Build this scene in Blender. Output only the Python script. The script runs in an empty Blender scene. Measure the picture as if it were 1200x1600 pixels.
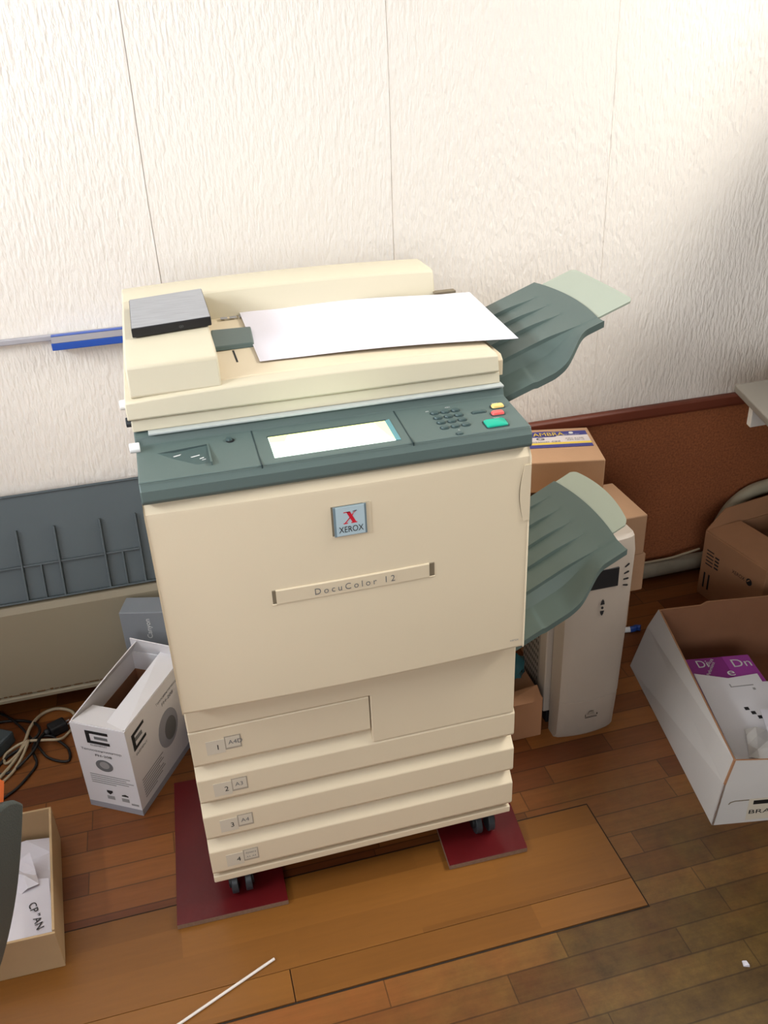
import bpy, math, random
from mathutils import Vector, Matrix, Euler
random.seed(7)
R = math.radians
scene = bpy.context.scene
COL = scene.collection

# ---------------------------------------------------------------- materials
def lin(c):
    return tuple((x/12.92 if x <= .04045 else ((x+.055)/1.055)**2.4) for x in [v/255 for v in c]) + (1.0,)

def mat(name, rgb, rough=.5, noise=0.0, nscale=30, bump=0.0, bscale=200, metal=0.0, spec=.4, stretch=(1, 1, 1)):
    m = bpy.data.materials.new(name); m.use_nodes = True
    nt = m.node_tree; b = nt.nodes['Principled BSDF']
    b.inputs['Roughness'].default_value = rough
    b.inputs['Metallic'].default_value = metal
    b.inputs['Specular IOR Level'].default_value = spec
    tc = nt.nodes.new('ShaderNodeTexCoord'); mp = nt.nodes.new('ShaderNodeMapping')
    mp.inputs['Scale'].default_value = stretch
    nt.links.new(tc.outputs['Object'], mp.inputs['Vector'])
    nz = nt.nodes.new('ShaderNodeTexNoise'); nz.inputs['Scale'].default_value = nscale; nz.inputs['Detail'].default_value = 5
    nt.links.new(mp.outputs['Vector'], nz.inputs['Vector'])
    mx = nt.nodes.new('ShaderNodeMix'); mx.data_type = 'RGBA'
    c = lin(rgb)
    mx.inputs['A'].default_value = tuple(x*(1-noise) for x in c[:3]) + (1,)
    mx.inputs['B'].default_value = tuple(min(1, x*(1+noise)) for x in c[:3]) + (1,)
    nt.links.new(nz.outputs['Fac'], mx.inputs['Factor'])
    nt.links.new(mx.outputs['Result'], b.inputs['Base Color'])
    if bump:
        n2 = nt.nodes.new('ShaderNodeTexNoise'); n2.inputs['Scale'].default_value = bscale; n2.inputs['Detail'].default_value = 3
        nt.links.new(mp.outputs['Vector'], n2.inputs['Vector'])
        bp = nt.nodes.new('ShaderNodeBump'); bp.inputs['Strength'].default_value = bump; bp.inputs['Distance'].default_value = .002
        nt.links.new(n2.outputs['Fac'], bp.inputs['Height']); nt.links.new(bp.outputs['Normal'], b.inputs['Normal'])
    return m

def emit(name, rgb, s):
    m = bpy.data.materials.new(name); m.use_nodes = True
    b = m.node_tree.nodes['Principled BSDF']
    b.inputs['Base Color'].default_value = lin(rgb)
    b.inputs['Emission Color'].default_value = lin(rgb); b.inputs['Emission Strength'].default_value = s
    return m

M = {}
M['cream'] = mat('cream_plastic', (214, 199, 172), .5, .05, 3, .06, 900)
M['cream_lid'] = mat('yellowed_cream_plastic', (202, 193, 170), .5, .04, 3, .06, 900)
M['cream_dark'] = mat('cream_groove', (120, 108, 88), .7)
M['teal'] = mat('grey_teal_plastic', (86, 101, 98), .45, .05, 6, .08, 900)
M['teal_tray'] = mat('tray_teal_plastic', (80, 94, 90), .5, .05, 8, .1, 900)
M['teal_dark'] = mat('dark_teal_plastic', (42, 58, 60), .5)
M['key'] = mat('key_teal_plastic', (66, 84, 84), .35)
M['ext'] = mat('pale_green_plastic', (152, 160, 146), .3, .05, 8)
M['strip'] = mat('pale_grey_strip', (176, 182, 180), .5)
M['black'] = mat('black_rubber', (24, 24, 26), .5)
M['caster'] = mat('caster_plastic', (46, 50, 54), .4)
M['ink'] = mat('black_ink', (26, 26, 28), .7)
M['ink_grey'] = mat('grey_ink', (104, 104, 106), .7)
M['ink_soft'] = mat('faint_ink', (148, 146, 146), .7)
M['white_ink'] = mat('white_ink', (205, 205, 205), .6)
M['red'] = mat('red_ink', (198, 28, 48), .5)
M['paper'] = mat('white_paper', (216, 212, 221), .7, .02, 20)
M['label'] = mat('label_paper', (200, 190, 172), .6)
M['label_edge'] = mat('label_edge', (160, 150, 134), .6)
M['emblem'] = mat('pale_blue_plate', (176, 196, 204), .35)
M['emblem_rim'] = mat('emblem_rim', (120, 138, 146), .3)
M['btn_green'] = mat('green_button', (28, 168, 140), .35)
M['btn_red'] = mat('red_button', (240, 100, 98), .35)
M['btn_yellow'] = mat('yellow_button', (238, 208, 128), .35)
M['boxtop'] = mat('grey_brushed_top', (150, 151, 155), .45, .28, 26, stretch=(1, 7, 7))
M['boxside'] = mat('black_side', (26, 25, 28), .45)
M['board'] = mat('red_stained_board', (84, 16, 20), .32, .25, 14, .1, 120)
M['board_edge'] = mat('raw_board_edge', (122, 96, 78), .8, .3, 200)
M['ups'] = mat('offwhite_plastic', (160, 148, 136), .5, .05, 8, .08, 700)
M['ups_grey'] = mat('warm_grey_plastic', (128, 118, 106), .6)
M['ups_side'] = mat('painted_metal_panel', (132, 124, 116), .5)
M['kraft'] = mat('kraft_carton', (160, 116, 84), .75, .08, 25, .15, 300)
M['kraft2'] = mat('kraft_wrap', (176, 138, 106), .7, .07, 18, .15, 200)
M['kraft_in'] = mat('kraft_inside', (142, 98, 70), .8, .08, 25)
M['tan'] = mat('tan_carton', (176, 148, 112), .75, .08, 25, .1, 300)
M['whitebox'] = mat('white_carton', (216, 213, 216), .6, .03, 14)
M['whitebox2'] = mat('white_corrugated', (196, 192, 188), .65, .04, 14)
M['greyband'] = mat('grey_print', (150, 150, 158), .6)
M['greybox'] = mat('grey_carton', (120, 124, 130), .55, .06, 20)
M['purple'] = mat('purple_wrap', (126, 22, 118), .35, .1, 12)
M['purple2'] = mat('light_purple_wrap', (150, 48, 146), .35, .1, 12)
M['navy'] = mat('navy_print', (54, 54, 124), .5)
M['yellow'] = mat('yellow_print', (214, 184, 72), .5)
M['lightlabel'] = mat('light_label', (206, 196, 196), .5)
M['radiator'] = mat('old_cream_enamel', (142, 132, 112), .5, .05, 6, .1, 300)
M['rust'] = mat('rust', (112, 82, 54), .9, .4, 120)
M['panel'] = mat('slate_plastic', (66, 75, 79), .5, .08, 8, .1, 500)
M['blackcable'] = mat('black_cable', (22, 20, 20), .45)
M['whitecable'] = mat('dirty_white_cable', (168, 152, 126), .5)
M['pipe'] = mat('worn_grey_pipe', (136, 128, 112), .5, .25, 30)
M['hose'] = mat('grey_hose', (156, 148, 128), .5, .1, 20)
M['chair'] = mat('dark_green_grey_shell', (58, 68, 68), .5, .05, 8, .25, 500)
M['orange'] = mat('orange_fabric', (226, 110, 52), .85, .08, 60, .2, 500)
M['tealbag'] = mat('teal_film', (30, 82, 92), .18, .2, 12, spec=.7)
M['blue'] = mat('blue_plastic', (34, 76, 162), .35)
M['railgrey'] = mat('grey_rail', (160, 158, 164), .5)
M['white_pl'] = mat('white_plastic', (238, 240, 240), .35)
M['desk'] = mat('grey_desk_top', (126, 120, 111), .35)
M['desk_white'] = mat('white_desk_metal', (220, 216, 210), .4)
M['stick'] = mat('white_stick', (214, 206, 200), .5)
M['framewhite'] = mat('white_frame', (226, 224, 220), .5)
M['ceiling'] = mat('ceiling_paint', (200, 196, 188), .8)
M['sidewall'] = mat('side_wall_paper', (138, 129, 116), .8)
M['screen'] = emit('lit_screen', (236, 255, 238), 1.7)
M['screen_green'] = emit('lit_screen_green', (176, 236, 170), 1.0)
M['screen_yellow'] = emit('lit_screen_yellow', (232, 240, 150), 1.1)
M['ledge'] = mat('screen_reveal', (96, 146, 154), .3)

def glass_mat():
    m = bpy.data.materials.new('window_glass'); m.use_nodes = True; nt = m.node_tree
    nt.nodes.remove(nt.nodes['Principled BSDF'])
    t = nt.nodes.new('ShaderNodeBsdfTransparent'); g = nt.nodes.new('ShaderNodeBsdfGlossy'); g.inputs['Roughness'].default_value = .02
    f = nt.nodes.new('ShaderNodeFresnel'); f.inputs['IOR'].default_value = 1.15
    x = nt.nodes.new('ShaderNodeMixShader'); nt.links.new(f.outputs[0], x.inputs[0])
    nt.links.new(t.outputs[0], x.inputs[1]); nt.links.new(g.outputs[0], x.inputs[2])
    nt.links.new(x.outputs[0], nt.nodes['Material Output'].inputs[0]); return m
M['glass'] = glass_mat()

def wallpaper_mat():
    m = mat('embossed_wallpaper', (228, 221, 213), .75, .012, 4)
    nt = m.node_tree; b = nt.nodes['Principled BSDF']
    tc = nt.nodes.new('ShaderNodeTexCoord')
    mp = nt.nodes.new('ShaderNodeMapping'); mp.inputs['Scale'].default_value = (1, 1, .24)
    nt.links.new(tc.outputs['Object'], mp.inputs['Vector'])
    n1 = nt.nodes.new('ShaderNodeTexNoise'); n1.inputs['Scale'].default_value = 130; n1.inputs['Detail'].default_value = 2.5
    n1.inputs['Distortion'].default_value = .3
    nt.links.new(mp.outputs['Vector'], n1.inputs['Vector'])
    mp2 = nt.nodes.new('ShaderNodeMapping'); mp2.inputs['Scale'].default_value = (1, 1, .5)
    nt.links.new(tc.outputs['Object'], mp2.inputs['Vector'])
    n2 = nt.nodes.new('ShaderNodeTexNoise'); n2.inputs['Scale'].default_value = 120; n2.inputs['Detail'].default_value = 2
    nt.links.new(mp2.outputs['Vector'], n2.inputs['Vector'])
    ad = nt.nodes.new('ShaderNodeMath'); ad.operation = 'MULTIPLY_ADD'; ad.inputs[1].default_value = .45
    nt.links.new(n2.outputs['Fac'], ad.inputs[0]); nt.links.new(n1.outputs['Fac'], ad.inputs[2])
    bp = nt.nodes.new('ShaderNodeBump'); bp.inputs['Strength'].default_value = .8; bp.inputs['Distance'].default_value = .005
    nt.links.new(ad.outputs[0], bp.inputs['Height']); nt.links.new(bp.outputs['Normal'], b.inputs['Normal'])
    return m
M['wallpaper'] = wallpaper_mat()

def hardboard_mat():
    m = mat('brown_hardboard', (144, 84, 50), .7, .16, 5, .2, 500)
    nt = m.node_tree; b = nt.nodes['Principled BSDF']
    src = b.inputs['Base Color'].links[0].from_socket
    tc = nt.nodes.new('ShaderNodeTexCoord'); n = nt.nodes.new('ShaderNodeTexNoise'); n.inputs['Scale'].default_value = 160; n.inputs['Detail'].default_value = 4
    nt.links.new(tc.outputs['Object'], n.inputs['Vector'])
    rm = nt.nodes.new('ShaderNodeMapRange'); rm.inputs[1].default_value = .3; rm.inputs[2].default_value = .7; rm.inputs[3].default_value = .72; rm.inputs[4].default_value = 1.28
    nt.links.new(n.outputs['Fac'], rm.inputs[0])
    mu = nt.nodes.new('ShaderNodeVectorMath'); mu.operation = 'SCALE'
    nt.links.new(src, mu.inputs[0]); nt.links.new(rm.outputs[0], mu.inputs['Scale']); nt.links.new(mu.outputs[0], b.inputs['Base Color'])
    return m
M['hardboard'] = hardboard_mat()
M['trim'] = mat('red_brown_trim', (104, 48, 30), .5, .1, 12)

def wood_mat(name, base, var, rowh, blen, worn=None, gap=True, y0=0.0):
    """Rows of short parquet blocks running along X, each block its own tone and grain."""
    m = bpy.data.materials.new(name); m.use_nodes = True; nt = m.node_tree; b = nt.nodes['Principled BSDF']
    N = nt.nodes.new; L = nt.links.new
    def math_(op, a, bb=None, c=None):
        n = N('ShaderNodeMath'); n.operation = op
        for i, v in enumerate((a, bb, c)):
            if v is None: continue
            if isinstance(v, (int, float)): n.inputs[i].default_value = v
            else: L(v, n.inputs[i])
        return n.outputs[0]
    tc = N('ShaderNodeTexCoord'); sp = N('ShaderNodeSeparateXYZ'); L(tc.outputs['Object'], sp.inputs[0])
    yy = math_('DIVIDE', math_('SUBTRACT', sp.outputs[1], y0), rowh)
    row = math_('FLOOR', yy); fy = math_('FRACT', yy)
    wn = N('ShaderNodeTexWhiteNoise'); wn.noise_dimensions = '1D'; L(row, wn.inputs['W'])
    xx = math_('ADD', math_('DIVIDE', sp.outputs[0], blen), math_('MULTIPLY', wn.outputs['Value'], 7.3))
    colm = math_('FLOOR', xx); fx = math_('FRACT', xx)
    cb = N('ShaderNodeCombineXYZ'); L(row, cb.inputs[0]); L(colm, cb.inputs[1])
    w2 = N('ShaderNodeTexWhiteNoise'); w2.noise_dimensions = '3D'; L(cb.outputs[0], w2.inputs['Vector'])
    mp = N('ShaderNodeMapping'); mp.inputs['Scale'].default_value = (3, 34, 1); L(tc.outputs['Object'], mp.inputs['Vector'])
    off = N('ShaderNodeVectorMath'); off.operation = 'MULTIPLY_ADD'; off.inputs[1].default_value = (13, 17, 9)
    L(w2.outputs['Color'], off.inputs[0]); L(mp.outputs['Vector'], off.inputs[2])
    gr = N('ShaderNodeTexNoise'); gr.inputs['Scale'].default_value = 3.2; gr.inputs['Detail'].default_value = 6; gr.inputs['Roughness'].default_value = .65
    L(off.outputs[0], gr.inputs['Vector'])
    tone = math_('ADD', math_('MULTIPLY', math_('SUBTRACT', w2.outputs['Value'], .5), var),
                 math_('MULTIPLY', math_('SUBTRACT', gr.outputs['Fac'], .5), var*1.5))
    tone = math_('ADD', tone, 1.0)
    basec = N('ShaderNodeMix'); basec.data_type = 'RGBA'
    basec.inputs['A'].default_value = lin(base[0]); basec.inputs['B'].default_value = lin(base[1])
    L(w2.outputs['Value'], basec.inputs['Factor'])
    colr = basec.outputs['Result']
    rough = .36
    if worn:
        pos = N('ShaderNodeVectorMath'); pos.operation = 'DISTANCE'; L(tc.outputs['Object'], pos.inputs[0]); pos.inputs[1].default_value = worn[0]
        wn2 = N('ShaderNodeTexNoise'); wn2.inputs['Scale'].default_value = 5; wn2.inputs['Detail'].default_value = 8; wn2.inputs['Roughness'].default_value = .7; L(tc.outputs['Object'], wn2.inputs['Vector'])
        d = math_('ADD', pos.outputs['Value'], math_('MULTIPLY', math_('SUBTRACT', wn2.outputs['Fac'], .5), .9))
        mr = N('ShaderNodeMapRange'); mr.inputs[1].default_value = worn[1]; mr.inputs[2].default_value = worn[2]; mr.inputs[3].default_value = .85; mr.inputs[4].default_value = 0
        L(d, mr.inputs[0])
        st = N('ShaderNodeTexNoise'); st.inputs['Scale'].default_value = 16; st.inputs['Detail'].default_value = 8; st.inputs['Roughness'].default_value = .75; L(tc.outputs['Object'], st.inputs['Vector'])
        wc = N('ShaderNodeMix'); wc.data_type = 'RGBA'; wc.inputs['A'].default_value = lin(worn[3]); wc.inputs['B'].default_value = lin(worn[4])
        sr = N('ShaderNodeMapRange'); sr.inputs[1].default_value = .36; sr.inputs[2].default_value = .64; L(st.outputs['Fac'], sr.inputs[0])
        L(sr.outputs[0], wc.inputs['Factor'])
        wm = N('ShaderNodeMix'); wm.data_type = 'RGBA'; L(mr.outputs[0], wm.inputs['Factor']); L(colr, wm.inputs['A']); L(wc.outputs['Result'], wm.inputs['B'])
        colr = wm.outputs['Result']
    sc = N('ShaderNodeVectorMath'); sc.operation = 'SCALE'; L(colr, sc.inputs[0]); L(tone, sc.inputs['Scale'])
    outc = sc.outputs[0]
    if gap:
        gx = math_('MULTIPLY', math_('ABSOLUTE', math_('SUBTRACT', fx, .5)), 2.0)
        gy = math_('MULTIPLY', math_('ABSOLUTE', math_('SUBTRACT', fy, .5)), 2.0)
        g = math_('MAXIMUM', math_('GREATER_THAN', gx, 1-.0024/blen), math_('GREATER_THAN', gy, 1-.0030/rowh))
        gm = N('ShaderNodeMix'); gm.data_type = 'RGBA'; L(math_('MULTIPLY', g, .55), gm.inputs['Factor']); L(outc, gm.inputs['A']); gm.inputs['B'].default_value = lin((38, 24, 14))
        outc = gm.outputs['Result']
    L(outc, b.inputs['Base Color']); b.inputs['Roughness'].default_value = rough; b.inputs['Specular IOR Level'].default_value = .35
    return m
M['floor'] = wood_mat('parquet_floor', ((108, 58, 30), (124, 76, 36)), .42, .0565, .335,
                      worn=((.95, -.75, 0), .45, 1.0, (68, 54, 28), (102, 82, 40)), y0=-.219)
M['plank'] = wood_mat('orange_laminate', ((114, 72, 29), (121, 78, 33)), .2, .066, .62, gap=False, y0=-.219)
M['plank_side'] = mat('laminate_edge', (40, 28, 18), .8)

# ---------------------------------------------------------------- mesh builder
class MB:
    def __init__(self, tf=None):
        self.v = []; self.f = []; self.m = []; self.tf = tf; self.mats = []; self.cur = 0
    def use(self, name):
        if name not in self.mats: self.mats.append(name)
        self.cur = self.mats.index(name); return self
    def add(self, vs, fs):
        n = len(self.v)
        for p in vs:
            p = Vector(p)
            self.v.append(tuple(self.tf @ p) if self.tf else tuple(p))
        for f in fs:
            self.f.append(tuple(n+i for i in f)); self.m.append(self.cur)
        return self
    def box(self, x0, x1, y0, y1, z0, z1):
        vs = [(x, y, z) for z in (z0, z1) for y in (y0, y1) for x in (x0, x1)]
        return self.add(vs, [(0, 2, 3, 1), (4, 5, 7, 6), (0, 1, 5, 4), (2, 6, 7, 3), (0, 4, 6, 2), (1, 3, 7, 5)])
    def hexa(self, p):   # 4 bottom (ccw from above) + 4 top
        return self.add(p, [(3, 2, 1, 0), (4, 5, 6, 7), (0, 1, 5, 4), (1, 2, 6, 5), (2, 3, 7, 6), (3, 0, 4, 7)])
    def prism(self, poly, axis, a, b):
        """poly: 2D outline in the two remaining axes (in xyz order) extruded from a to b along axis."""
        n = len(poly); vs = []
        for t in (a, b):
            for (p, q) in poly:
                vs.append({'x': (t, p, q), 'y': (p, t, q), 'z': (p, q, t)}[axis])
        fs = [tuple(range(n-1, -1, -1)), tuple(range(n, 2*n))]
        for i in range(n): fs.append((i, (i+1) % n, n+(i+1) % n, n+i))
        return self.add(vs, fs)
    def sheet(self, pts, t):
        """flat polygon given by 3D points, thickened by t along its normal"""
        P = [Vector(p) for p in pts]
        n = Vector((0, 0, 0))
        for i in range(len(P)):
            n += (P[i]-P[0]).cross(P[(i+1) % len(P)]-P[0])
        n.normalize(); k = len(P)
        vs = [tuple(p) for p in P]+[tuple(p+n*t) for p in P]
        fs = [tuple(range(k-1, -1, -1)), tuple(range(k, 2*k))]
        for i in range(k): fs.append((i, (i+1) % k, k+(i+1) % k, k+i))
        return self.add(vs, fs)
    def slab(self, fn, nu, nv):
        """fn(u,v) -> (x,y,ztop,zbot); closed slab"""
        vs = []; fs = []
        for k in (0, 1):
            for j in range(nv+1):
                for i in range(nu+1):
                    x, y, zt, zb = fn(i/nu, j/nv); vs.append((x, y, zb if k else zt))
        W = nu+1; T = W*(nv+1)
        for j in range(nv):
            for i in range(nu):
                a = j*W+i
                fs.append((a, a+1, a+W+1, a+W)); fs.append((T+a, T+a+W, T+a+W+1, T+a+1))
        rim = [i for i in range(W)]+[j*W+nu for j in range(1, nv+1)]+[nv*W+i for i in range(nu-1, -1, -1)]+[j*W for j in range(nv-1, 0, -1)]
        for q in range(len(rim)):
            a, b2 = rim[q], rim[(q+1) % len(rim)]
            fs.append((b2, a, T+a, T+b2))
        return self.add(vs, fs)
    def tube(self, pts, r, n=10, smooth=8, cap=True):
        P = [Vector(p) for p in pts]
        if smooth and len(P) > 2:
            Q = []
            for i in range(len(P)-1):
                p0 = P[max(i-1, 0)]; p1 = P[i]; p2 = P[i+1]; p3 = P[min(i+2, len(P)-1)]
                for s in range(smooth):
                    t = s/smooth
                    Q.append(.5*((2*p1)+(p2-p0)*t+(2*p0-5*p1+4*p2-p3)*t*t+(-p0+3*p1-3*p2+p3)*t**3))
            Q.append(P[-1]); P = Q
        vs = []; fs = []; up = None
        for i, p in enumerate(P):
            d = (P[min(i+1, len(P)-1)]-P[max(i-1, 0)]).normalized()
            if up is None: up = d.orthogonal().normalized()
            up = (up-d*up.dot(d)).normalized(); s = d.cross(up)
            for k in range(n):
                a = 2*math.pi*k/n; vs.append(tuple(p+(up*math.cos(a)+s*math.sin(a))*r))
        for i in range(len(P)-1):
            for k in range(n):
                fs.append((i*n+k, i*n+(k+1) % n, (i+1)*n+(k+1) % n, (i+1)*n+k))
        if cap:
            fs.append(tuple(range(n-1, -1, -1))); fs.append(tuple((len(P)-1)*n+k for k in range(n)))
        return self.add(vs, fs)
    def cyl(self, c, r, h, axis='z', n=24, r2=None):
        r2 = r if r2 is None else r2
        vs = []
        for (t, rr) in ((0, r), (h, r2)):
            for k in range(n):
                a = 2*math.pi*k/n; p, q = rr*math.cos(a), rr*math.sin(a)
                o = {'x': (t, p, q), 'y': (q, t, p), 'z': (p, q, t)}[axis]
                vs.append(tuple(c[i]+o[i] for i in range(3)))
        fs = [tuple(range(n-1, -1, -1)), tuple(range(n, 2*n))]
        for k in range(n): fs.append((k, (k+1) % n, n+(k+1) % n, n+k))
        return self.add(vs, fs)
    def text(self, s, o, xd, yd, height, width=None, depth=.0004, spacing=1.0, align='l'):
        """lettering as real raised mesh; o = lower-left corner, xd / yd directions of reading and of height"""
        cu = bpy.data.curves.new('lettering', 'FONT'); cu.body = s; cu.size = 1.0; cu.space_character = spacing; cu.resolution_u = 3
        ob = bpy.data.objects.new('lettering', cu); COL.objects.link(ob)
        dg = bpy.context.evaluated_depsgraph_get(); me = bpy.data.meshes.new_from_object(ob.evaluated_get(dg))
        vs = [v.co.copy() for v in me.vertices]; fs = [tuple(p.vertices) for p in me.polygons]
        bpy.data.objects.remove(ob); bpy.data.curves.remove(cu); bpy.data.meshes.remove(me)
        if not vs: return self
        x0 = min(v.x for v in vs); x1 = max(v.x for v in vs); y0 = min(v.y for v in vs); y1 = max(v.y for v in vs)
        k = height/max(y1-y0, 1e-6); kx = k if width is None else width/max(x1-x0, 1e-6)
        xd = Vector(xd).normalized(); yd = Vector(yd).normalized(); nd = xd.cross(yd); o = Vector(o)
        out = [tuple(o+xd*((v.x-x0)*kx)+yd*((v.y-y0)*k)+nd*depth) for v in vs]
        return self.add(out, fs)
    def rect(self, o, xd, yd, w, h, depth=.0003):
        xd = Vector(xd).normalized(); yd = Vector(yd).normalized(); n = xd.cross(yd); o = Vector(o)
        p = [o+xd*a+yd*b for a, b in ((0, 0), (w, 0), (w, h), (0, h))]
        return self.sheet([tuple(q) for q in p], depth)
    def poly(self, o, xd, yd, pts, depth=.0003):
        xd = Vector(xd).normalized(); yd = Vector(yd).normalized(); o = Vector(o)
        return self.sheet([tuple(o+xd*a+yd*b) for a, b in pts], depth)

def put(name, mb, parent=None, bevel=0.0, smooth=0, seg=2, recalc=False, **tags):
    me = bpy.data.meshes.new(name); 
    base = Vector((0, 0, 0))
    if parent is not None:
        p = parent
        while p is not None: base += p.location; p = p.parent
    else:
        xs = [v[0] for v in mb.v]; ys = [v[1] for v in mb.v]; zs = [v[2] for v in mb.v]
        base = Vector(((min(xs)+max(xs))/2, (min(ys)+max(ys))/2, min(zs)))
        if tags.pop('world', False): base = Vector((0, 0, 0))
    tags.pop('world', None)
    me.from_pydata([tuple(Vector(v)-base) for v in mb.v], [], mb.f)
    for n in mb.mats: me.materials.append(M[n])
    for i, p in enumerate(me.polygons): p.material_index = mb.m[i]
    me.validate(); me.update()
    if recalc:
        import bmesh
        bm = bmesh.new(); bm.from_mesh(me); bmesh.ops.recalc_face_normals(bm, faces=bm.faces); bm.to_mesh(me); bm.free()
    if smooth:
        me.shade_smooth(); me.set_sharp_from_angle(angle=R(smooth))
    o = bpy.data.objects.new(name, me); COL.objects.link(o)
    if parent is not None: o.parent = parent
    else: o.location = base
    if bevel:
        md = o.modifiers.new('bevel', 'BEVEL'); md.width = bevel; md.segments = seg; md.limit_method = 'ANGLE'; md.angle_limit = R(35)
    for k, v in tags.items(): o[k] = v
    return o

def thing(name, loc, label, cat, group=None):
    o = bpy.data.objects.new(name, None); COL.objects.link(o); o.location = loc; o.empty_display_size = .05
    o['label'] = label; o['category'] = cat
    if group: o['group'] = group
    return o

X, Y, Z = Vector((1, 0, 0)), Vector((0, 1, 0)), Vector((0, 0, 1))
YW = .84

# ---------------------------------------------------------------- the room
RX0, RX1, RY0, RZ = -1.75, 1.98, -3.0, 2.65
mb = MB().use('floor'); mb.box(RX0-.1, RX1+.1, RY0-.1, YW+.1, -.05, 0)
put('floor', mb, world=True, kind='structure')
mb = MB().use('ceiling'); mb.box(RX0-.1, RX1+.1, RY0-.1, YW+.1, RZ, RZ+.08)
put('ceiling', mb, kind='structure')
# back wall: overlapping lengths of embossed paper, every length stands a millimetre proud at its left edge
mb = MB().use('wallpaper')
mb.box(RX0-.1, RX1+.1, YW+.003, YW+.1, 0, RZ)
seams = [RX0-.1, -1.51, -.98, -.447, .0865, .619, 1.1555, 1.69, RX1+.1]
def wob(x, z, k): return x+.0022*math.sin(z*3.1+k*2)+.0010*math.sin(z*11+k)
NZ = 40
for k in range(len(seams)-1):
    vs = []; fs = []
    for j in range(NZ+1):
        z = RZ*j/NZ
        xa = wob(seams[k], z, k); xb = wob(seams[k+1], z, k+1)
        xm = xb-.03
        vs += [(xa+.0015, YW, z), (xa, YW+.003, z), (xm, YW, z), (xb, YW-.0010, z), (xb, YW+.003, z)]
    for j in range(NZ):
        a = j*5; b = a+5
        fs += [(a+1, a, b, b+1), (a, a+2, b+2, b), (a+2, a+3, b+3, b+2), (a+3, a+4, b+4, b+3)]
    mb.add(vs, fs)
put('wall_back', mb, kind='structure', world=True)

def wall_with_window(name, axis, pos, out, a0, a1, w0, w1, s0, s1):
    """wall in the plane axis=pos; opening w0..w1 by s0..s1; out = outward thickness sign"""
    t = .16*out; mb = MB().use('sidewall')
    lo, hi = min(pos, pos+t), max(pos, pos+t)
    def bx(p, q, z0, z1):
        if axis == 'x': mb.box(lo, hi, p, q, z0, z1)
        else: mb.box(p, q, lo, hi, z0, z1)
    bx(a0, w0, 0, RZ); bx(w1, a1, 0, RZ); bx(w0, w1, 0, s0); bx(w0, w1, s1, RZ)
    put(name, mb, kind='structure')
def window(name, axis, pos, out, w0, w1, s0, s1, bars):
    root = bpy.data.objects.new(name, None); COL.objects.link(root); root['kind'] = 'structure'
    root.location = (pos+.1*out, (w0+w1)/2, s0) if axis == 'x' else ((w0+w1)/2, pos+.1*out, s0)
    p0, p1 = sorted((pos+.08*out, pos+.13*out))
    f = MB().use('framewhite'); g = MB().use('glass')
    def bx(m, a, b, z0, z1, q0=p0, q1=p1):
        if axis == 'x': m.box(q0, q1, a, b, z0, z1)
        else: m.box(a, b, q0, q1, z0, z1)
    e = .05
    bx(f, w0, w0+e, s0, s1); bx(f, w1-e, w1, s0, s1); bx(f, w0+e, w1-e, s0, s0+e); bx(f, w0+e, w1-e, s1-e, s1)
    for i in range(1, bars): 
        c = w0+(w1-w0)*i/bars; bx(f, c-.03, c+.03, s0+e, s1-e)
    pm = (p0+p1)/2
    bx(g, w0+e, w1-e, s0+e, s1-e, pm-.002, pm+.002)
    put('window_frame', f, root, bevel=.004); put('window_pane', g, root)
WL = (-1.5, .74, 1.72, 2.52)
WR = (-1.1, .74, 1.62, 2.5)
WF = (-1.6, .4, .95, 2.3)
wall_with_window('wall_left', 'x', RX0, -1, RY0-.1, YW, *WL)
wall_with_window('wall_right', 'x', RX1, 1, RY0-.1, YW, *WR)
wall_with_window('wall_front', 'y', RY0, -1, RX0, RX1, *WF)
window('window_1', 'x', RX0, -1, *WL, 2)
window('window_2', 'x', RX1, 1, *WR, 2)
window('window_3', 'y', RY0, -1, *WF, 3)

# brown hardboard dado with a red brown moulding, along the back wall
mb = MB().use('hardboard'); mb.box(RX0, RX1, .826, YW-.002, 0, .535)
put('trim_1', mb, kind='structure')
mb = MB().use('trim'); mb.prism([(.838, .553), (.838, .52), (.818, .520), (.816, .528), (.818, .548), (.824, .553)], 'x', RX0, RX1)
put('trim_2', mb, kind='structure', bevel=.002)

# ---------------------------------------------------------------- laminate planks patched into the floor
def plank(x0, x1, y0, y1, label):
    mb = MB().use('plank'); mb.box(x0, x1, y0, y1, .0005, .004)
    put('laminate_plank', mb, bevel=.0008, label=label, category='floor plank', group='orange laminate planks in the floor')
mb = MB().use('plank_side'); mb.box(-1.2, .7975, -.2225, .046, -.002, .0007); put('trim_3', mb, kind='structure')
plank(-1.2, .794, -.155, .041, 'long orange laminate plank under the red board and the front of the copier')
plank(.1115, .794, -.2195, -.1558, 'orange laminate strip at the right, bordering the worn floor in front')
plank(-1.2, .1098, -.2195, -.1558, 'orange laminate strip at the left, under the thin white stick')

# ---------------------------------------------------------------- the photocopier
PC = thing('photocopier', (.3, .32, .0105), 'large cream and grey teal photocopier on casters, standing on two red boards', 'photocopier')
BK = .655
# body
mb = MB().use('cream')
mb.box(.008, .594, .022, BK, .088, .905)
put('cabinet_body', mb, PC, bevel=.004)
mb = MB().use('cream'); mb.box(.001, .600, .004, BK+.005, .083, .0985)
put('base_frame', mb, PC, bevel=.002)
# fixed front cover, an L
mb = MB().use('cream')
mb.prism([(.004, .461), (.323, .461), (.323, .3515), (.598, .3515), (.598, .60), (.004, .60)], 'y', -.001, .03)
put('front_cover', mb, PC, bevel=.0025)
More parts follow.
